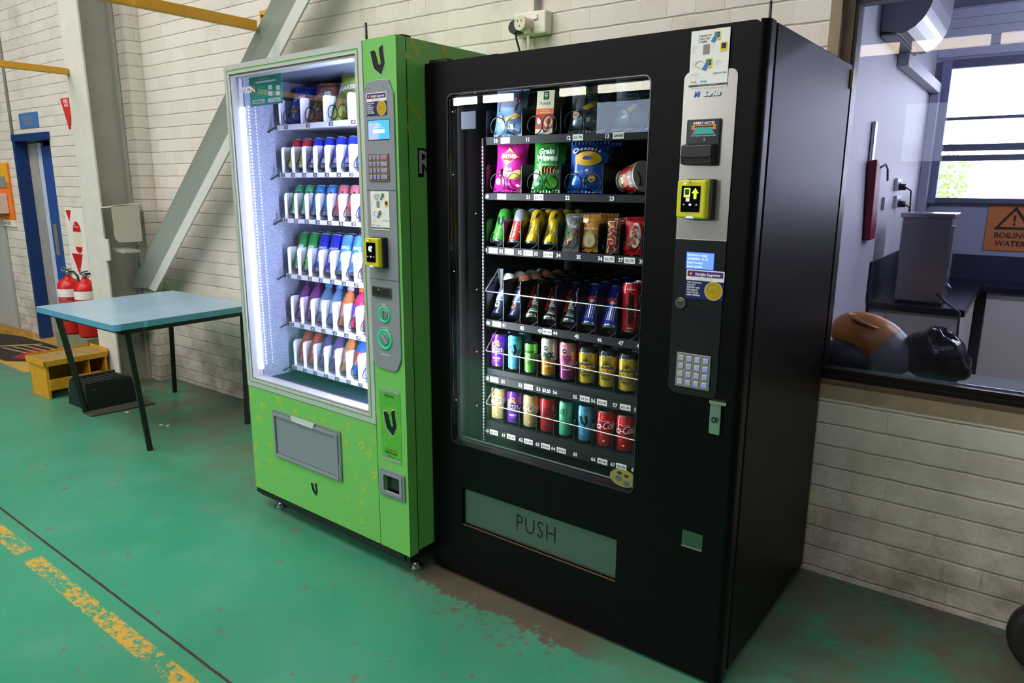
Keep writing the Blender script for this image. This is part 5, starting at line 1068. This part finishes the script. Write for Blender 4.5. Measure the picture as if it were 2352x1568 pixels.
# milk drink bottles, lanes 40 and 41
def bottle_shape(t,prof,m,cap,art=None,capz=None,r=None):
    g=G(); g.lathe(prof,m,seg=26); g.build('body',t)
    g=G(); g.lathe(cap[0],cap[1],seg=22); g.build('cap',t)
    if art: prnt(t,r,art,'printed_label')
UP={}
def milk(loc,label,col,group):
    if col in UP: return dup(UP[col],loc,(-R(34),0,R(10)),label,group)
    t=thing('milk_drink_bottle',label,'drink bottle',loc,(-R(34),0,R(10)),group); r=.028
    def art(g,F):
        strip(g,F,-.022,.022,.058,.098,M('3d63b8',.35)); g.text('UP&GO',.013,0,.078,0,M('f2f4fa',.3),fn=wrap(r,.0009),rot=R(62),bold=.08,shear=.3); g.text('BREAKFAST',.0045,0,.112,0,M('e8ecf4'),fn=F,bold=.03,rot=R(8))
        disc(g,F,-.006,.034,.009,.012,M(col if col!='e8e8e6' else 'f4f2ea',.4),16); g.text('br',.008,0,.128,0,M('f4f4f4'),fn=F,bold=.06); strip(g,F,-.02,.02,.050,.055,M('7aa6dc',.4))
    bottle_shape(t,[(.020,0),(.027,.004),(.024,.018),(r,.03),(r,.125),(.026,.135)],M('151c33',.3),([(.0275,.135),(.0285,.140),(.0285,.158),(.023,.166),(.008,.168)],M(col,.4)),art,r=r); UP[col]=t; return t
for i,(c,n) in enumerate((('e8e8e6','white'),('8a4f38','brown'))):
    for j in range(4): milk((C8[i],.236+.074*j,.966),'dark blue milk drink bottle with %s cap above label %d%s'%(n,40+i,'' if j==0 else ', %s in line'%('','second','third','fourth')[j]),c,'milk drink bottles on the fourth tray')
# trays 5 and 6 upright
def upr(tray,zb,lst,grp):
    for i,k,l in lst:
        r=CANS[k][0]
        can(k,(C8[i],.210+r,zb),l,grp,0,R(14))
        if k!='lime': can(k,(C8[i],.210+r*3+.010,zb),l.replace(' on the',', second in its lane on the'),'second cans standing behind the front row',0,R(14))
upr(5,.772,((0,'kirks','purple soft drink can with orange fruit on the fifth tray'),(1,'vblue','slim sky blue energy can on the fifth tray, above label 51'),(2,'lime','short slim lime green can on the fifth tray'),(3,'jackw','white and orange pineapple can on the fifth tray'),(4,'jackp','pink and magenta raspberry can on the fifth tray'),(5,'solo','yellow lemon can on the fifth tray, left one of three'),(6,'solo','yellow lemon can on the fifth tray, middle one of three'),(7,'solo','yellow lemon can on the fifth tray, right one of three')),'upright cans on the fifth tray')
upr(6,.564,((0,'vanilla','beige vanilla cola can on the bottom tray, far left'),(1,'kirks','purple soft drink can on the bottom tray'),(2,'vanilla','beige vanilla cola can on the bottom tray, right one'),(3,'zero','red cola can with black script on the bottom tray'),(4,'mintw','slim mint green can on the bottom tray'),(5,'vblue','slim sky blue energy can on the bottom tray'),(6,'coke','red cola can with white script on the bottom tray, left one'),(7,'coke','red cola can with white script on the bottom tray, right one')),'upright cans on the bottom tray')
# --- bags
BAG={}
def pillow(t,w,h,d,m,art,crimp=None,taper=0,name='wrapper',crim=.010,back=None,wr=.0022,seedn=1):
    NX,NZ=12,16; rr=random.Random(seedn); vs=[];fs=[]; wob=[[rr.uniform(-1,1)*wr for _ in range(NX+1)] for _ in range(NZ+1)]
    def ft(u,v):   # u -1..1, v 0..1  -> depth
        e=max(0,1-abs(u)**2.6)*max(0,min(1,(v/.16)))**.6*max(0,min(1,((1-v)/.2)))**.6; return d*e
    def xx(u,v): return u*w/2*(1-taper*v)*(1-.10*(4*v*(1-v))*(1))
    def S(u,v,s):
        i=min(NX,max(0,(u+1)/2*NX)); j=min(NZ,max(0,v*NZ)); k=wob[int(round(j))][int(round(i))] if s<0 else 0
        return (xx(u,v),s*ft(u,v)*(1 if s<0 else .6)+k*(1-abs(u)),h*v)
    for s in (-1,1):
        b=len(vs)
        for j in range(NZ+1):
            for i in range(NX+1): vs.append(S(-1+2*i/NX,j/NZ,s))
        for j in range(NZ):
            for i in range(NX):
                q=(b+j*(NX+1)+i,b+j*(NX+1)+i+1,b+(j+1)*(NX+1)+i+1,b+(j+1)*(NX+1)+i); fs.append(q if s<0 else q[::-1])
    g=G(); g.add(vs,fs,m,True); g.build(name,t)
    g=G(); cm=crimp or m
    for z in (0,h): 
        wz=w*(1-(taper if z else 0)); n=22
        V=[]
        for i in range(n+1): x=-wz/2+wz*i/n; yy=.0012*(-1)**i; V+=[(x,yy,z-crim if z==0 else z),(x,yy,z if z==0 else z+crim)]
        g.add(V,[(2*i,2*i+2,2*i+3,2*i+1) for i in range(n)],cm)
    g.build('crimped_seam',t)
    def F(u,v):   # metric u (m) from centre, v (m) up -> just in front of the surface
        vn=min(max(v/h,.0),1); hw=w/2*(1-taper*vn)*(1-.10*(4*vn*(1-vn))); un=max(-1,min(1,u/hw)); return (u,-ft(un,vn)-.0032,v)
    if art: g=G(); art(g,F); g.build('printed_artwork',t)
def bag(kind,loc,label,group,cat,name,tilt,rz=0):
    if kind in BAG: return dup(BAG[kind],loc,(-tilt,0,rz),label,group)
    t=thing(name,label,cat,loc,(-tilt,0,rz),group); BAGS[kind](t); BAG[kind]=t; return t
def fan(g,F,u,v,n,c,s=.014,sp=.014):
    for k in range(n):
        a=-.4+.35*k; disc(g,(lambda q:lambda x,y:(F(x,y)[0],F(x,y)[1]-.0006*q,F(x,y)[2]))(k),u+sp*k*.9,v+.004*sin(a*5)+.004*k,s,s*.62,M((c,'f0c95a')[k%2],.5),14)
fo_=lambda F,e:(lambda u,v:(F(u,v)[0],F(u,v)[1]-e,F(u,v)[2]))
def b_chilli(t):
    def a(g,F):
        F1=fo_(F,.0006); poly(g,F,[(-.040,.085),(.028,.085),(.030,.150),(-.034,.150)],M('3a211d',.5))
        for k,s in enumerate(('SWEET','CHILLI &')): g.text(s,.0115,-.004,.137-.0155*k,0,M('9a6a55',.5),fn=F1,bold=.02,sx=1.0)
        g.text('SOUR CREAM',.0075,-.004,.107,0,M('9a6a55'),fn=F1); g.text('Deli Style Potato Chips',.0042,-.002,.096,0,M('e8ddd0'),fn=F1); g.text('NO ARTIFICIAL COLOURS',.0028,-.002,.089,0,M('c9beb0'),fn=F1)
        for k in range(3): g.tube([fo_(F,.001)(.030+.004*k+.010*j/6*1.0,.110+.012*j+.006*k) for j in range(5)],.0022,M('7c1f24',.4),5)
        fan(g,F1,.006,.055,3,'e3b93c'); disc(g,F1,-.030,.055,.012,.014,M('e9e2d2',.5)); disc(g,fo_(F,.0012),-.030,.054,.006,.008,M('c9722c',.5)); g.plate([(.0,0)]*3,0,0,M('ffffff')) if 0 else None
        strip(g,fo_(F,.001),.012,.024,.012,.030,M('e8ecf2',.4),2); g.text('150g',.006,.034,.014,0,M('e8ecf2'),fn=F1)
    pillow(t,.128,.175,.026,M('6f8fb8',.28,metal=.2),a,M('8aa4c4',.3))
def b_honey(t):
    def a(g,F):
        F1=fo_(F,.0006); poly(g,F,[(-.030,.115),(.042,.115),(.045,.158),(-.026,.158)],M('241b18',.5)); poly(g,F,[(-.050,.06),(-.005,.085),(-.005,.115),(-.045,.115)],M('3a2018',.5))
        g.text('HONEY SOY',.0105,.008,.148,0,M('c9c24a',.5),fn=F1,bold=.02); g.text('CHICKEN',.0105,.006,.133,0,M('c9c24a',.5),fn=F1,bold=.02); g.text('Deli Style Potato Chips',.0045,.004,.121,0,M('e8ddd0'),fn=F1); g.text('NO ARTIFICIAL COLOURS',.003,.004,.112,0,M('c9beb0'),fn=F1)
        fan(g,F1,.004,.080,3,'e0b53a'); disc(g,F1,-.034,.055,.014,.016,M('d9c9b0',.5)); disc(g,fo_(F,.0012),-.036,.052,.008,.007,M('a8562a',.5)); strip(g,fo_(F,.001),.004,.018,.022,.038,M('e8ecf2',.4),2); g.text('150g',.006,.030,.026,0,M('e8ecf2'),fn=F1)
    pillow(t,.135,.180,.028,M('5c6a78',.3,metal=.2),a,M('8a98a8',.3))
def b_grey(t):
    def a(g,F):
        F1=fo_(F,.0006)
        for s in (-1,1): g.tube([F1(.026*s-.01+.014*cos(k*PI/8),.142+.016*sin(k*PI/8)) for k in range(13)],.0016,M('dfe3ea',.4),4)
        poly(g,F,[(-.02,.08),(.02,.08),(.02,.125),(-.02,.125)],M('39404f',.5)); g.text('SALT &',.008,0,.112,0,M('d9dde6'),fn=F1); g.text('VINEGAR',.008,0,.098,0,M('d9dde6'),fn=F1); fan(g,F1,-.015,.055,3,'d9b860')
    pillow(t,.135,.180,.026,M('8f9db4',.25,metal=.4),a,M('a8b4c6',.3))
def b_pink(t):
    def a(g,F):
        F1=fo_(F,.0006);F2=fo_(F,.0014);F3=fo_(F,.002)
        poly(g,F,[(-.034,.110),(.002,.150),(.036,.112),(-.004,.078)],M('2b3a8f',.4)); poly(g,F1,[(-.030,.111),(.002,.146),(.032,.112),(-.004,.082)],M('f0d322',.4))
        P=circ(.001,.114,.040,.013,20); poly(g,F2,P,M('c8202c',.35)); g.text("SMITH'S",.0125,.001,.114,0,M('ffffff',.4),fn=F3,bold=.05,sx=.9,rot=R(-3)); g.text('THE ORIGINAL',.0035,.001,.132,0,M('2b3a8f'),fn=F2)
        g.text('Salt &',.009,.002,.069,0,M('ffffff'),fn=F1,bold=.05); g.text('Vinegar',.009,.004,.056,0,M('ffffff'),fn=F1,bold=.05); g.tube([F1(-.025,.07),F1(-.028,.055),F1(-.026,.04)],.006,M('6a2a1c',.4),6)
        poly(g,F1,[(.008,.040),(.056,.078),(.058,.050),(.030,.030)],M('e6cf3e',.4)); fan(g,F2,.016,.046,3,'f0da62',.016); disc(g,F2,-.036,.026,.012,.012,M('cfe2f0',.4)); g.text('45g',.008,.040,.012,0,M('ffffff'),fn=F1,bold=.04)
    pillow(t,.130,.172,.026,M('c2228a',.28,metal=.15),a,M('c2228a',.3))
def b_grain(t):
    def a(g,F):
        F1=fo_(F,.0006);F2=fo_(F,.0014); g.text("SMITH'S",.008,.004,.150,0,M('9ed67a',.4),fn=F1); poly(g,F,[(-.038,.090),(.036,.090),(.038,.142),(-.034,.142)],M('14632a',.4))
        g.text('Grain',.0185,-.002,.129,0,M('ffffff',.4),fn=F2,bold=.03,shear=.15); g.text('Waves',.0195,.0,.107,0,M('ffffff',.4),fn=F2,bold=.05,shear=.15); g.text('SOUR CREAM & CHIVES',.005,0,.082,0,M('e8f2dc'),fn=F1,bold=.02)
        for k in range(5): g.tube([F2(-.010+.010*k,.050+.004*(k%2)),F2(-.014+.011*k,.066+.004*(k%2)),F2(-.006+.011*k,.078)],.0035,M('c07a3c',.5),5)
        disc(g,F1,-.038,.050,.014,.018,M('e9ead8',.4)); disc(g,F1,-.036,.022,.016,.012,M('1c5a2a',.4)); disc(g,F1,.020,.022,.022,.016,M('63c23c',.4)); disc(g,F2,.038,.060,.008,.008,M('bcd8b0',.4))
    pillow(t,.126,.174,.025,M('2f9a3a',.28,metal=.15),a,M('2f9a3a',.3))
def b_cheez(t):
    def a(g,F):
        F1=fo_(F,.0006);F2=fo_(F,.0014);F3=fo_(F,.002)
        n=26; O=circ(.004,.108,.045,.026,n); I=circ(.004,.110,.017,.007,n); V=[F1(*p) for p in O]+[F2(*p) for p in I]; g.add(V,[(i,(i+1)%n,n+(i+1)%n,n+i) for i in range(n)],M('edb51e',.4)); poly(g,F2,I,M('233f9c',.4))
        for i,c in enumerate('Cheezels'):
            x=-.045+.0125*i; z=.136+.011*math.sin(PI*(i+.5)/8)
            g.text(c,.0185 if i==0 else .0135,x,z,0,M('1c2c7c',.4),fn=F2,bold=.16,rot=R(14-4*i)); g.text(c,.0185 if i==0 else .0135,x,z,0,M('f4f2e6',.4),fn=F3,bold=.04,rot=R(14-4*i))
        disc(g,F1,.024,.038,.013,.014,M('e0a326',.4)); disc(g,F2,.021,.041,.003,.004,M('ffffff'),8); disc(g,F2,.028,.041,.003,.004,M('ffffff'),8); disc(g,F2,.024,.032,.006,.003,M('7c1f1c'),10); g.text('ORIGINAL',.006,-.036,.058,0,M('e8c830'),fn=F1,bold=.03,rot=R(12)); disc(g,F1,.0,.028,.006,.006,M('f0c93a',.4)); disc(g,F1,.006,.066,.006,.005,M('f0e6d0',.4)); g.text('45g',.006,.0,.010,0,M('ffffff'),fn=F1)
    pillow(t,.140,.165,.027,M('1f5fc0',.25,metal=.2),a,M('1f5fc0',.3))
BAGS={'chilli':b_chilli,'honey':b_honey,'grey':b_grey,'pink':b_pink,'grain':b_grain,'cheez':b_cheez}
def bags(k,x,z,l,l2,cat='chip packet',grp='chip packets on the top trays',rz=R(10)):
    nm='chip_packet'
    for j in range(3): bag(k,(x,.240+.078*j,z),l if j==0 else l2+(', second in line' if j==1 else ', third in line'),grp,cat,nm,R(10),rz).scale=(1,1,{'chilli':.84,'honey':.84,'grey':.84,'cheez':.9}.get(k,.97))
bags('chilli',.172,1.614,'blue grey chip packet with chilli artwork above label 10','blue grey chilli chip packet above label 10')
bags('honey',.488,1.614,'dark grey honey soy chip packet above label 12','dark honey soy chip packet above label 12')
bags('grey',.652,1.614,'silver blue chip packet behind the bright reflection, above label 13','silver blue chip packet above label 13')
bags('pink',.172,1.424,'bright pink salt and vinegar chip packet above label 20','pink chip packet above label 20')
bags('grain',.335,1.424,'green grain snack packet above label 21','green grain snack packet above label 21')
bags('cheez',.492,1.424,'blue cheese snack packet with a yellow ring above label 22','blue cheese snack packet above label 22')
# tuna carton
t=thing('tuna_carton','cream and red tuna meal carton above label 11 in the black machine','food carton',(.328,.222,1.606),(-R(6),0,R(4)),'tuna cartons on the top tray')
g=G(); g.box(-.034,.034,0,.045,0,.142,M('e3dcb8',.4)); g.build('carton',t,bev=.001)
g=G(); q=-.0006; g.plate([(-.034,.018),(.034,.018),(.034,.066),(-.034,.066)],q,q,M('c8331f',.4)); g.plate([(-.034,.066),(.034,.066),(.034,.084),(-.034,.084)],q,q,M('e2702a',.4)); g.plate(rrect(-.008,.012,.112,.138,.001),q,q,M('14603a',.4)); g.text('G',.011,.002,.128,q-.0004,M('f2f2e6'),bold=.02); g.text('TUNA',.0095,0,.100,q,M('3a3a34'),sp=1.25); g.text('Tuna with',.0045,0,.078,q-.0004,M('f8ead8')); g.text('Thai sweet chilli',.0045,0,.071,q-.0004,M('f8ead8'))
g.plate(circ(.016,.040,.016,.018),q-.0006,q-.0006,M('e9c9a8',.5)); g.plate(circ(.016,.042,.011,.010),q-.001,q-.001,M('d9753c',.5)); g.plate(circ(-.020,.045,.007,.012),q-.0006,q-.0006,M('f0e6d8',.5)); g.plate([(-.034,.030),(-.006,.030),(-.006,.034),(-.034,.034)],q-.0006,q-.0006,M('2f7a4a')); g.build('printed_artwork',t)
for j in (1,2,3): dup(t,(.328,.222+.062*j,1.606),label='cream and red tuna carton above label 11, %s in line'%('','second','third','fourth')[j])
# noodle cup lying on its side above label 23
t=thing('noodle_cup','instant noodle cup lying on its side above label 23','noodle cup',(.610,.262,1.452),(0,R(80),R(-14)),'noodle cups on the second tray')
prof=[(.026,0),(.034,.004),(.036,.012),(.047,.085),(.049,.088),(.049,.092)]
g=G(); g.lathe(prof,M('e6e3dc',.35),seg=32); g.build('cup',t)
fr2=lambda u,v:((.0365+.15*(v-.012)+.0007)*sin(u/.04),-(.0365+.15*(v-.012)+.0007)*cos(u/.04),v)
g=G(); strip(g,fr2,-.12,.12,.030,.084,M('c8261f',.35),30); F3=lambda u,v:tuple(a*1.012 if i<2 else a for i,a in enumerate(fr2(u,v))); F4=lambda u,v:tuple(a*1.024 if i<2 else a for i,a in enumerate(fr2(u,v)))
for u0 in (-.055,.005,.065):
    disc(g,F3,u0,.040,.020,.020,M('d9b25a',.5)); disc(g,F4,u0-.002,.036,.010,.010,M('f4f1ea',.4)); disc(g,lambda u,v:tuple(a*1.03 if i<2 else a for i,a in enumerate(fr2(u,v))),u0-.002,.036,.005,.005,M('e8a020',.4)); strip(g,F3,u0-.022,u0+.022,.064,.078,M('f2f2f2',.4),6)
    g.text('MI CUP',.010,u0,.071,0,M('1f8a52',.4),fn=F4,bold=.05)
g.build('printed_artwork',t)
dup(t,(.612,.360,1.452),label='instant noodle cup lying behind the front one above label 23')
# tray 3 sweets
def bars(kind,build,name,cat,x,z,tilt,rz,lab,grp='sweets and bars on the third tray',n=3,pit=.06,y0=.232):
    t=thing(name,lab,cat,(x,y0,z),(-tilt,0,rz),grp); build(t)
    for j in range(1,n): dup(t,(x,y0+pit*j,z),label=lab.replace(' above',', %s in line, above'%('','second','third')[j]))
def k_candy(t):
    def a(g,F):
        F1=fo_(F,.0006);F2=fo_(F,.0014); poly(g,F,[(-.010,.068),(.016,.070),(.018,.112),(-.004,.112)],M('e9e9e6',.5))
        for k in range(9): g.text('INGREDIENTS SUGAR',.0022,.003,.108-.004*k,0,M('6a6a6a'),fn=F1)
        for k in range(12):
            rr=random.Random(k); disc(g,F1,rr.uniform(-.022,.022),rr.uniform(.012,.058),.007,.009,M(('c9a23a','4f9ac0','c02f3a','7fae3a','b8b8b0')[k%5],.35),10)
    pillow(t,.060,.115,.018,clearmat('9aa59c',.75),a,clearmat('c9cfcc',.6),name='clear_wrapper',wr=.004,seedn=4)
def k_cookie(t):
    def a(g,F):
        F1=fo_(F,.0006); F2=fo_(F,.0014)
        disc(g,F,-.002,.030,.022,.026,M('d9c38c',.5),24); disc(g,F1,.002,.026,.019,.022,M('e6d6a6',.5),24); g.text('COOKIE',.003,.002,.028,0,M('8a6a3a'),fn=F2)
        poly(g,F,[(-.026,.060),(.026,.060),(.026,.074),(-.026,.074)],M('e08a1e',.4)); g.text('Byron Bay',.0075,0,.067,0,M('fff2d8'),fn=F1,bold=.04); disc(g,F1,-.014,.092,.008,.008,M('e9dcae',.4)); g.text('MACADAMIA',.004,.006,.088,0,M('5a3a14'),fn=F1)
    pillow(t,.062,.104,.012,M('e09a3c',.35),a,M('e8a84a',.35),wr=.0018,seedn=9)
def k_twix(t):
    def a(g,F):
        F1=fo_(F,.0006);F2=fo_(F,.0014); g.text('TWIX',.022,.0,.046,0,M('c02028',.35),fn=fo_(F,.0018),rot=R(-90),bold=.05,sx=1.25); g.text('TWIX',.022,.0,.046,0,M('f6efe6',.35),fn=fo_(F,.0008),rot=R(-90),bold=.11,sx=1.25)
        poly(g,F,[(-.018,.002),(.018,.002),(.018,.012),(-.018,.008)],M('3f1d14',.4))
    pillow(t,.042,.094,.012,M('b98a4a',.22,metal=.5),a,M('c9a060',.2,metal=.6),wr=.003,seedn=12)
def k_kit(t):
    def a(g,F):
        F1=fo_(F,.0006);F2=fo_(F,.0014); poly(g,F,circ(.007,.052,.017,.040,22),M('f6f2ee',.35)); g.text('KitKat',.019,.007,.052,0,M('c8161e',.35),fn=fo_(F,.0022),rot=R(-90),bold=.02,sx=.85,shear=.2)
        for z in (.014,.034): poly(g,F2,[(-.020,z),(-.006,z-.004),(-.004,z+.010),(-.016,z+.016)],M('6a3a20',.4)); poly(g,fo_(F,.002),[(-.018,z+.008),(-.005,z+.002),(-.004,z+.010),(-.015,z+.015)],M('96603a',.4))
    pillow(t,.058,.098,.010,M('d01820',.28),a,M('d01820',.3),wr=.0012,seedn=15)
bars('candy',k_candy,'lolly_bag','lolly bag',.438,1.230,R(22),R(16),'clear lolly bag with a white label above number 34')
bars('cookie',k_cookie,'cookie_packet','cookie packet',.514,1.234,R(10),R(12),'orange cookie packet above number 35')
bars('twix',k_twix,'chocolate_bar','chocolate bar',.598,1.234,R(10),R(14),'gold chocolate bar with red lettering above number 36')
bars('kit',k_kit,'chocolate_bar','chocolate bar',.674,1.234,R(6),R(14),'red chocolate bar with white oval lettering above number 37')
# ================================================================ goods in the green machine
CG=[.133,.205,.280,.354,.428,.502,.577]
CANS.update({
 'g_y':(.0262,.128,[(.55,'a9b21f'),(.94,'c03a4a')],lambda g,F:g.text('ENERGY',.009,0,.05,0,M('4a5a14'),fn=F,rot=PI/2,bold=.04),E_),
 'g_b':(.0262,.128,[(.94,'2a3ac8')],lambda g,F:(g.text('Red Bull',.010,0,.055,0,M('c81e2a'),fn=F,rot=PI/2,bold=.04),strip(g,F,-.01,.012,.015,.035,M('c3c8e2',.3))),E_),
 'g_mint':(.0262,.128,[(.94,'4fc08a')],a_vlogo('','7fe0b0','d8efe2'),E_),
 'g_sky':(.0262,.128,[(.94,'3f94dc')],a_vlogo('','8fd0f4','d8e6f2'),E_),
 'g_pink':(.0262,.128,[(.94,'e6707c')],a_vlogo('','f4a8b0','f2dade'),E_),
 'g_navy':(.0262,.128,[(.94,'3a4a9c')],a_vlogo('','7f90d8','d8dcf2'),E_),
 'g_tg':(.0305,.165,[(.35,'2fa83c'),(.94,'2f9a4a')],lambda g,F:(strip(g,F,-.014,.014,.055,.105,M('d8dcd8',.3)),poly(g,F,[(-.006,.062),(.006,.062),(.008,.1),(-.002,.1)],M('1a1a1a')),g.text('GREEN',.008,0,.04,0,M('e8f4e0'),fn=F)),E_),
 'g_tb':(.0305,.165,[(.94,'2433b4')],lambda g,F:(strip(g,F,-.016,.016,.04,.075,M('b9c0e6',.3)),g.text('ENERGY',.009,0,.10,0,M('e6e9fa'),fn=F,bold=.03),poly(g,F,[(-.004,.044),(.006,.044),(.006,.072),(-.002,.072)],M('1a1a1a'))),E_),
 'g_tl':(.0305,.165,[(.94,'5aa8ea')],lambda g,F:(g.text('ZERO',.012,0,.11,0,M('eaf4ff'),fn=F,bold=.04),strip(g,F,-.014,.014,.05,.085,M('d8ecfa',.3)),poly(g,F,[(-.004,.052),(.006,.052),(.006,.082),(-.002,.082)],M('1a2a3a'))),E_),
 'g_tr':(.0305,.165,[(.94,'8a2048')],None,E_),
})
def gcan(k,i,z,t0,tilt,l,grp,rz=R(16)): 
    return can(k,GW(CG[i],t0,z),l,grp,tilt,rz+GA)
for i,(k,c) in enumerate((('g_y','yellow and red'),('g_y','yellow and red'),('g_b','blue'),('g_b','blue'),('g_b','blue'),('g_b','blue'),('g_b','blue'))):
    for j in range(2): gcan(k,i,1.500,.212+.074*j,R(20),'%s slim can, %s on the second lit tray%s'%(c,ORD[i],'' if j==0 else ', behind front one'),'slim cans on the second lit tray')
for i,(k,c) in enumerate((('g_mint','mint'),('g_mint','mint'),('g_sky','sky blue'),('g_sky','sky blue'),('g_pink','pink'),('g_pink','pink'),('g_navy','navy'))):
    for j in range(2): gcan(k,i,1.310,.212+.074*j,R(20),'%s slim can, %s on the third lit tray%s'%(c,ORD[i],'' if j==0 else ', behind front one'),'slim cans on the third lit tray')
for i,(k,c) in enumerate((('g_tg','tall green'),('g_tg','tall green'),('g_tb','tall deep blue'),('g_tb','tall deep blue'),('g_tl','tall light blue'),('g_tl','tall light blue'),('g_tr','tall maroon'))):
    for j in range(2): gcan(k,i,1.073,.216+.076*j,R(20),'%s can, %s on the fourth lit tray%s'%(c,ORD[i],'' if j==0 else ', behind front one'),'tall cans on the fourth lit tray')
# bottles
BOT={}
def gbot(kind,i,z,num,desc,j):
    loc=GW(CG[i],.214+.074*j,z); lab='%s, %s on the %s lit tray%s'%(desc,ORD[i],'fifth' if num<50 else 'lowest','' if j==0 else ', behind front one'); grp='bottles on the two lowest lit trays'; rot=(-R(17),0,R(16)+GA)
    if kind in BOT: return dup(BOT[kind],loc,rot,lab,grp)
    t=thing('drink_bottle',lab,'drink bottle',loc,rot,grp); BOT[kind]=t; body,lb,cap,l2,clear=BTS[kind]; r=.0285
    m=clearmat(body,.45,.08) if clear else M(body,.25)
    g=G(); g.lathe([(.022,0),(r,.006),(r,.028),(r*.93,.034),(r,.04),(r,.095),(r*.93,.112),(r*.6,.135),(.0125,.143),(.0125,.150)],m,seg=26); g.build('body',t)
    g=G(); g.lathe([(.0145,.150),(.0145,.163),(.0125,.165)],M(cap,.35),seg=18); g.build('cap',t)
    def art(g,F):
        strip(g,F,-.08,.08,.042,.093,M(lb,.35),30); poly(g,wrap(r,.0009),[(-.010,.046),(.012,.052),(.006,.092)],M(l2,.35)); g.text({'pur':'PUMP','blu':'H2O','kid':'FRUITS','red':'JUICE','vio':'TROPI','ora':'ORANGE','mix':'POWER','dk':'COLA','cl':'WATER'}[kind],.009,.0,.060,0,M('f4f2f6',.4),fn=wrap(r,.0012),bold=.05,rot=R(70))
    prnt(t,r,art,'printed_label')
BTS={'pur':('7a3a86','8a2f7a','4a1c5a','e8c93a',False),'blu':('7fb8e6','c9dff2','4aa0e0','6fb0e8',True),'kid':('c02f5c','6a3ac0','e8702a','f07a1e',False),'red':('d02f3c','c8283a','b02030','f4d8dc',False),'vio':('6a3a90','5a2a86','3a1c58','e8a83a',False),'ora':('e0884a','e8a070','d8d0e0','f4e0c0',False),'mix':('2f5fd0','d8303c','2a3fb0','f2f2f6',False),'dk':('5a2438','7a2c48','3a1420','d8b8c8',False),'cl':('c8d8ee','d8e4f4','8fb0d8','9fc0e8',True)}
for i,(k,c) in enumerate((('pur','purple bottle with yellow flash'),('pur','purple bottle with yellow flash'),('blu','clear pale blue bottle'),('blu','clear pale blue bottle'),('ora','orange peach bottle'),('kid','purple and orange fruit bottle'),('dk','dark maroon bottle'))):
    for j in range(2): gbot(k,i,.858,41+i,c,j)
for i,(k,c) in enumerate((('red','red juice bottle'),('red','red juice bottle'),('vio','violet bottle with orange flash'),('vio','violet bottle with orange flash'),('ora','orange peach bottle'),('mix','blue and red sports bottle'),('cl','clear water bottle'))):
    for j in range(2): gbot(k,i,.659,51+i,c,j)
# lolly and chip bags on the top lit tray
def g_bag(c1,c2,word,seed,h):
    def f(t):
        def a(g,F):
            F1=fo_(F,.0006); poly(g,F,[(-.04,h*.45),(.035,h*.5),(.04,h*.8),(-.036,h*.75)],M(c2,.4)); g.text(word,.016,0,h*.62,0,M('f6f2f8',.4),fn=F1,rot=R(14),bold=.06)
            for k in range(9):
                rr=random.Random(k+seed); disc(g,F1,rr.uniform(-.036,.036),rr.uniform(.012,h*.38),.009,.008,M(('e8d23a','5aa8d8','d8566a','c8e07a','e8b070')[k%5],.4),10)
        pillow(t,.128,h,.026,M(c1,.25,metal=.1),a,M(c1,.3),wr=.004,seedn=seed)
    return f
BAGS.update({'gb':g_bag('3a56c8','3f7fe0','CHIPS',3,.15),'gm':g_bag('a87a5c','8a3f6a','LOLLIES',8,.155),'gy':g_bag('b9cc5a','d8b8d0','SNAKES',11,.185)})
for k,x,z,l in (('gb',.173,1.692,'blue snack bag above number 01 in the lit green machine'),('gm',.322,1.692,'brown and purple lolly bag above number 03 in the lit green machine'),('gy',.471,1.692,'yellow green lolly bag above number 05 in the lit green machine')):
    for j in range(2): bag(k,GW(x,.218+.085*j,z),l if j==0 else l.replace(' above',', second in lane, above'),'snack bags on the top lit tray','snack bag','snack_bag',R(24),R(12)+GA)
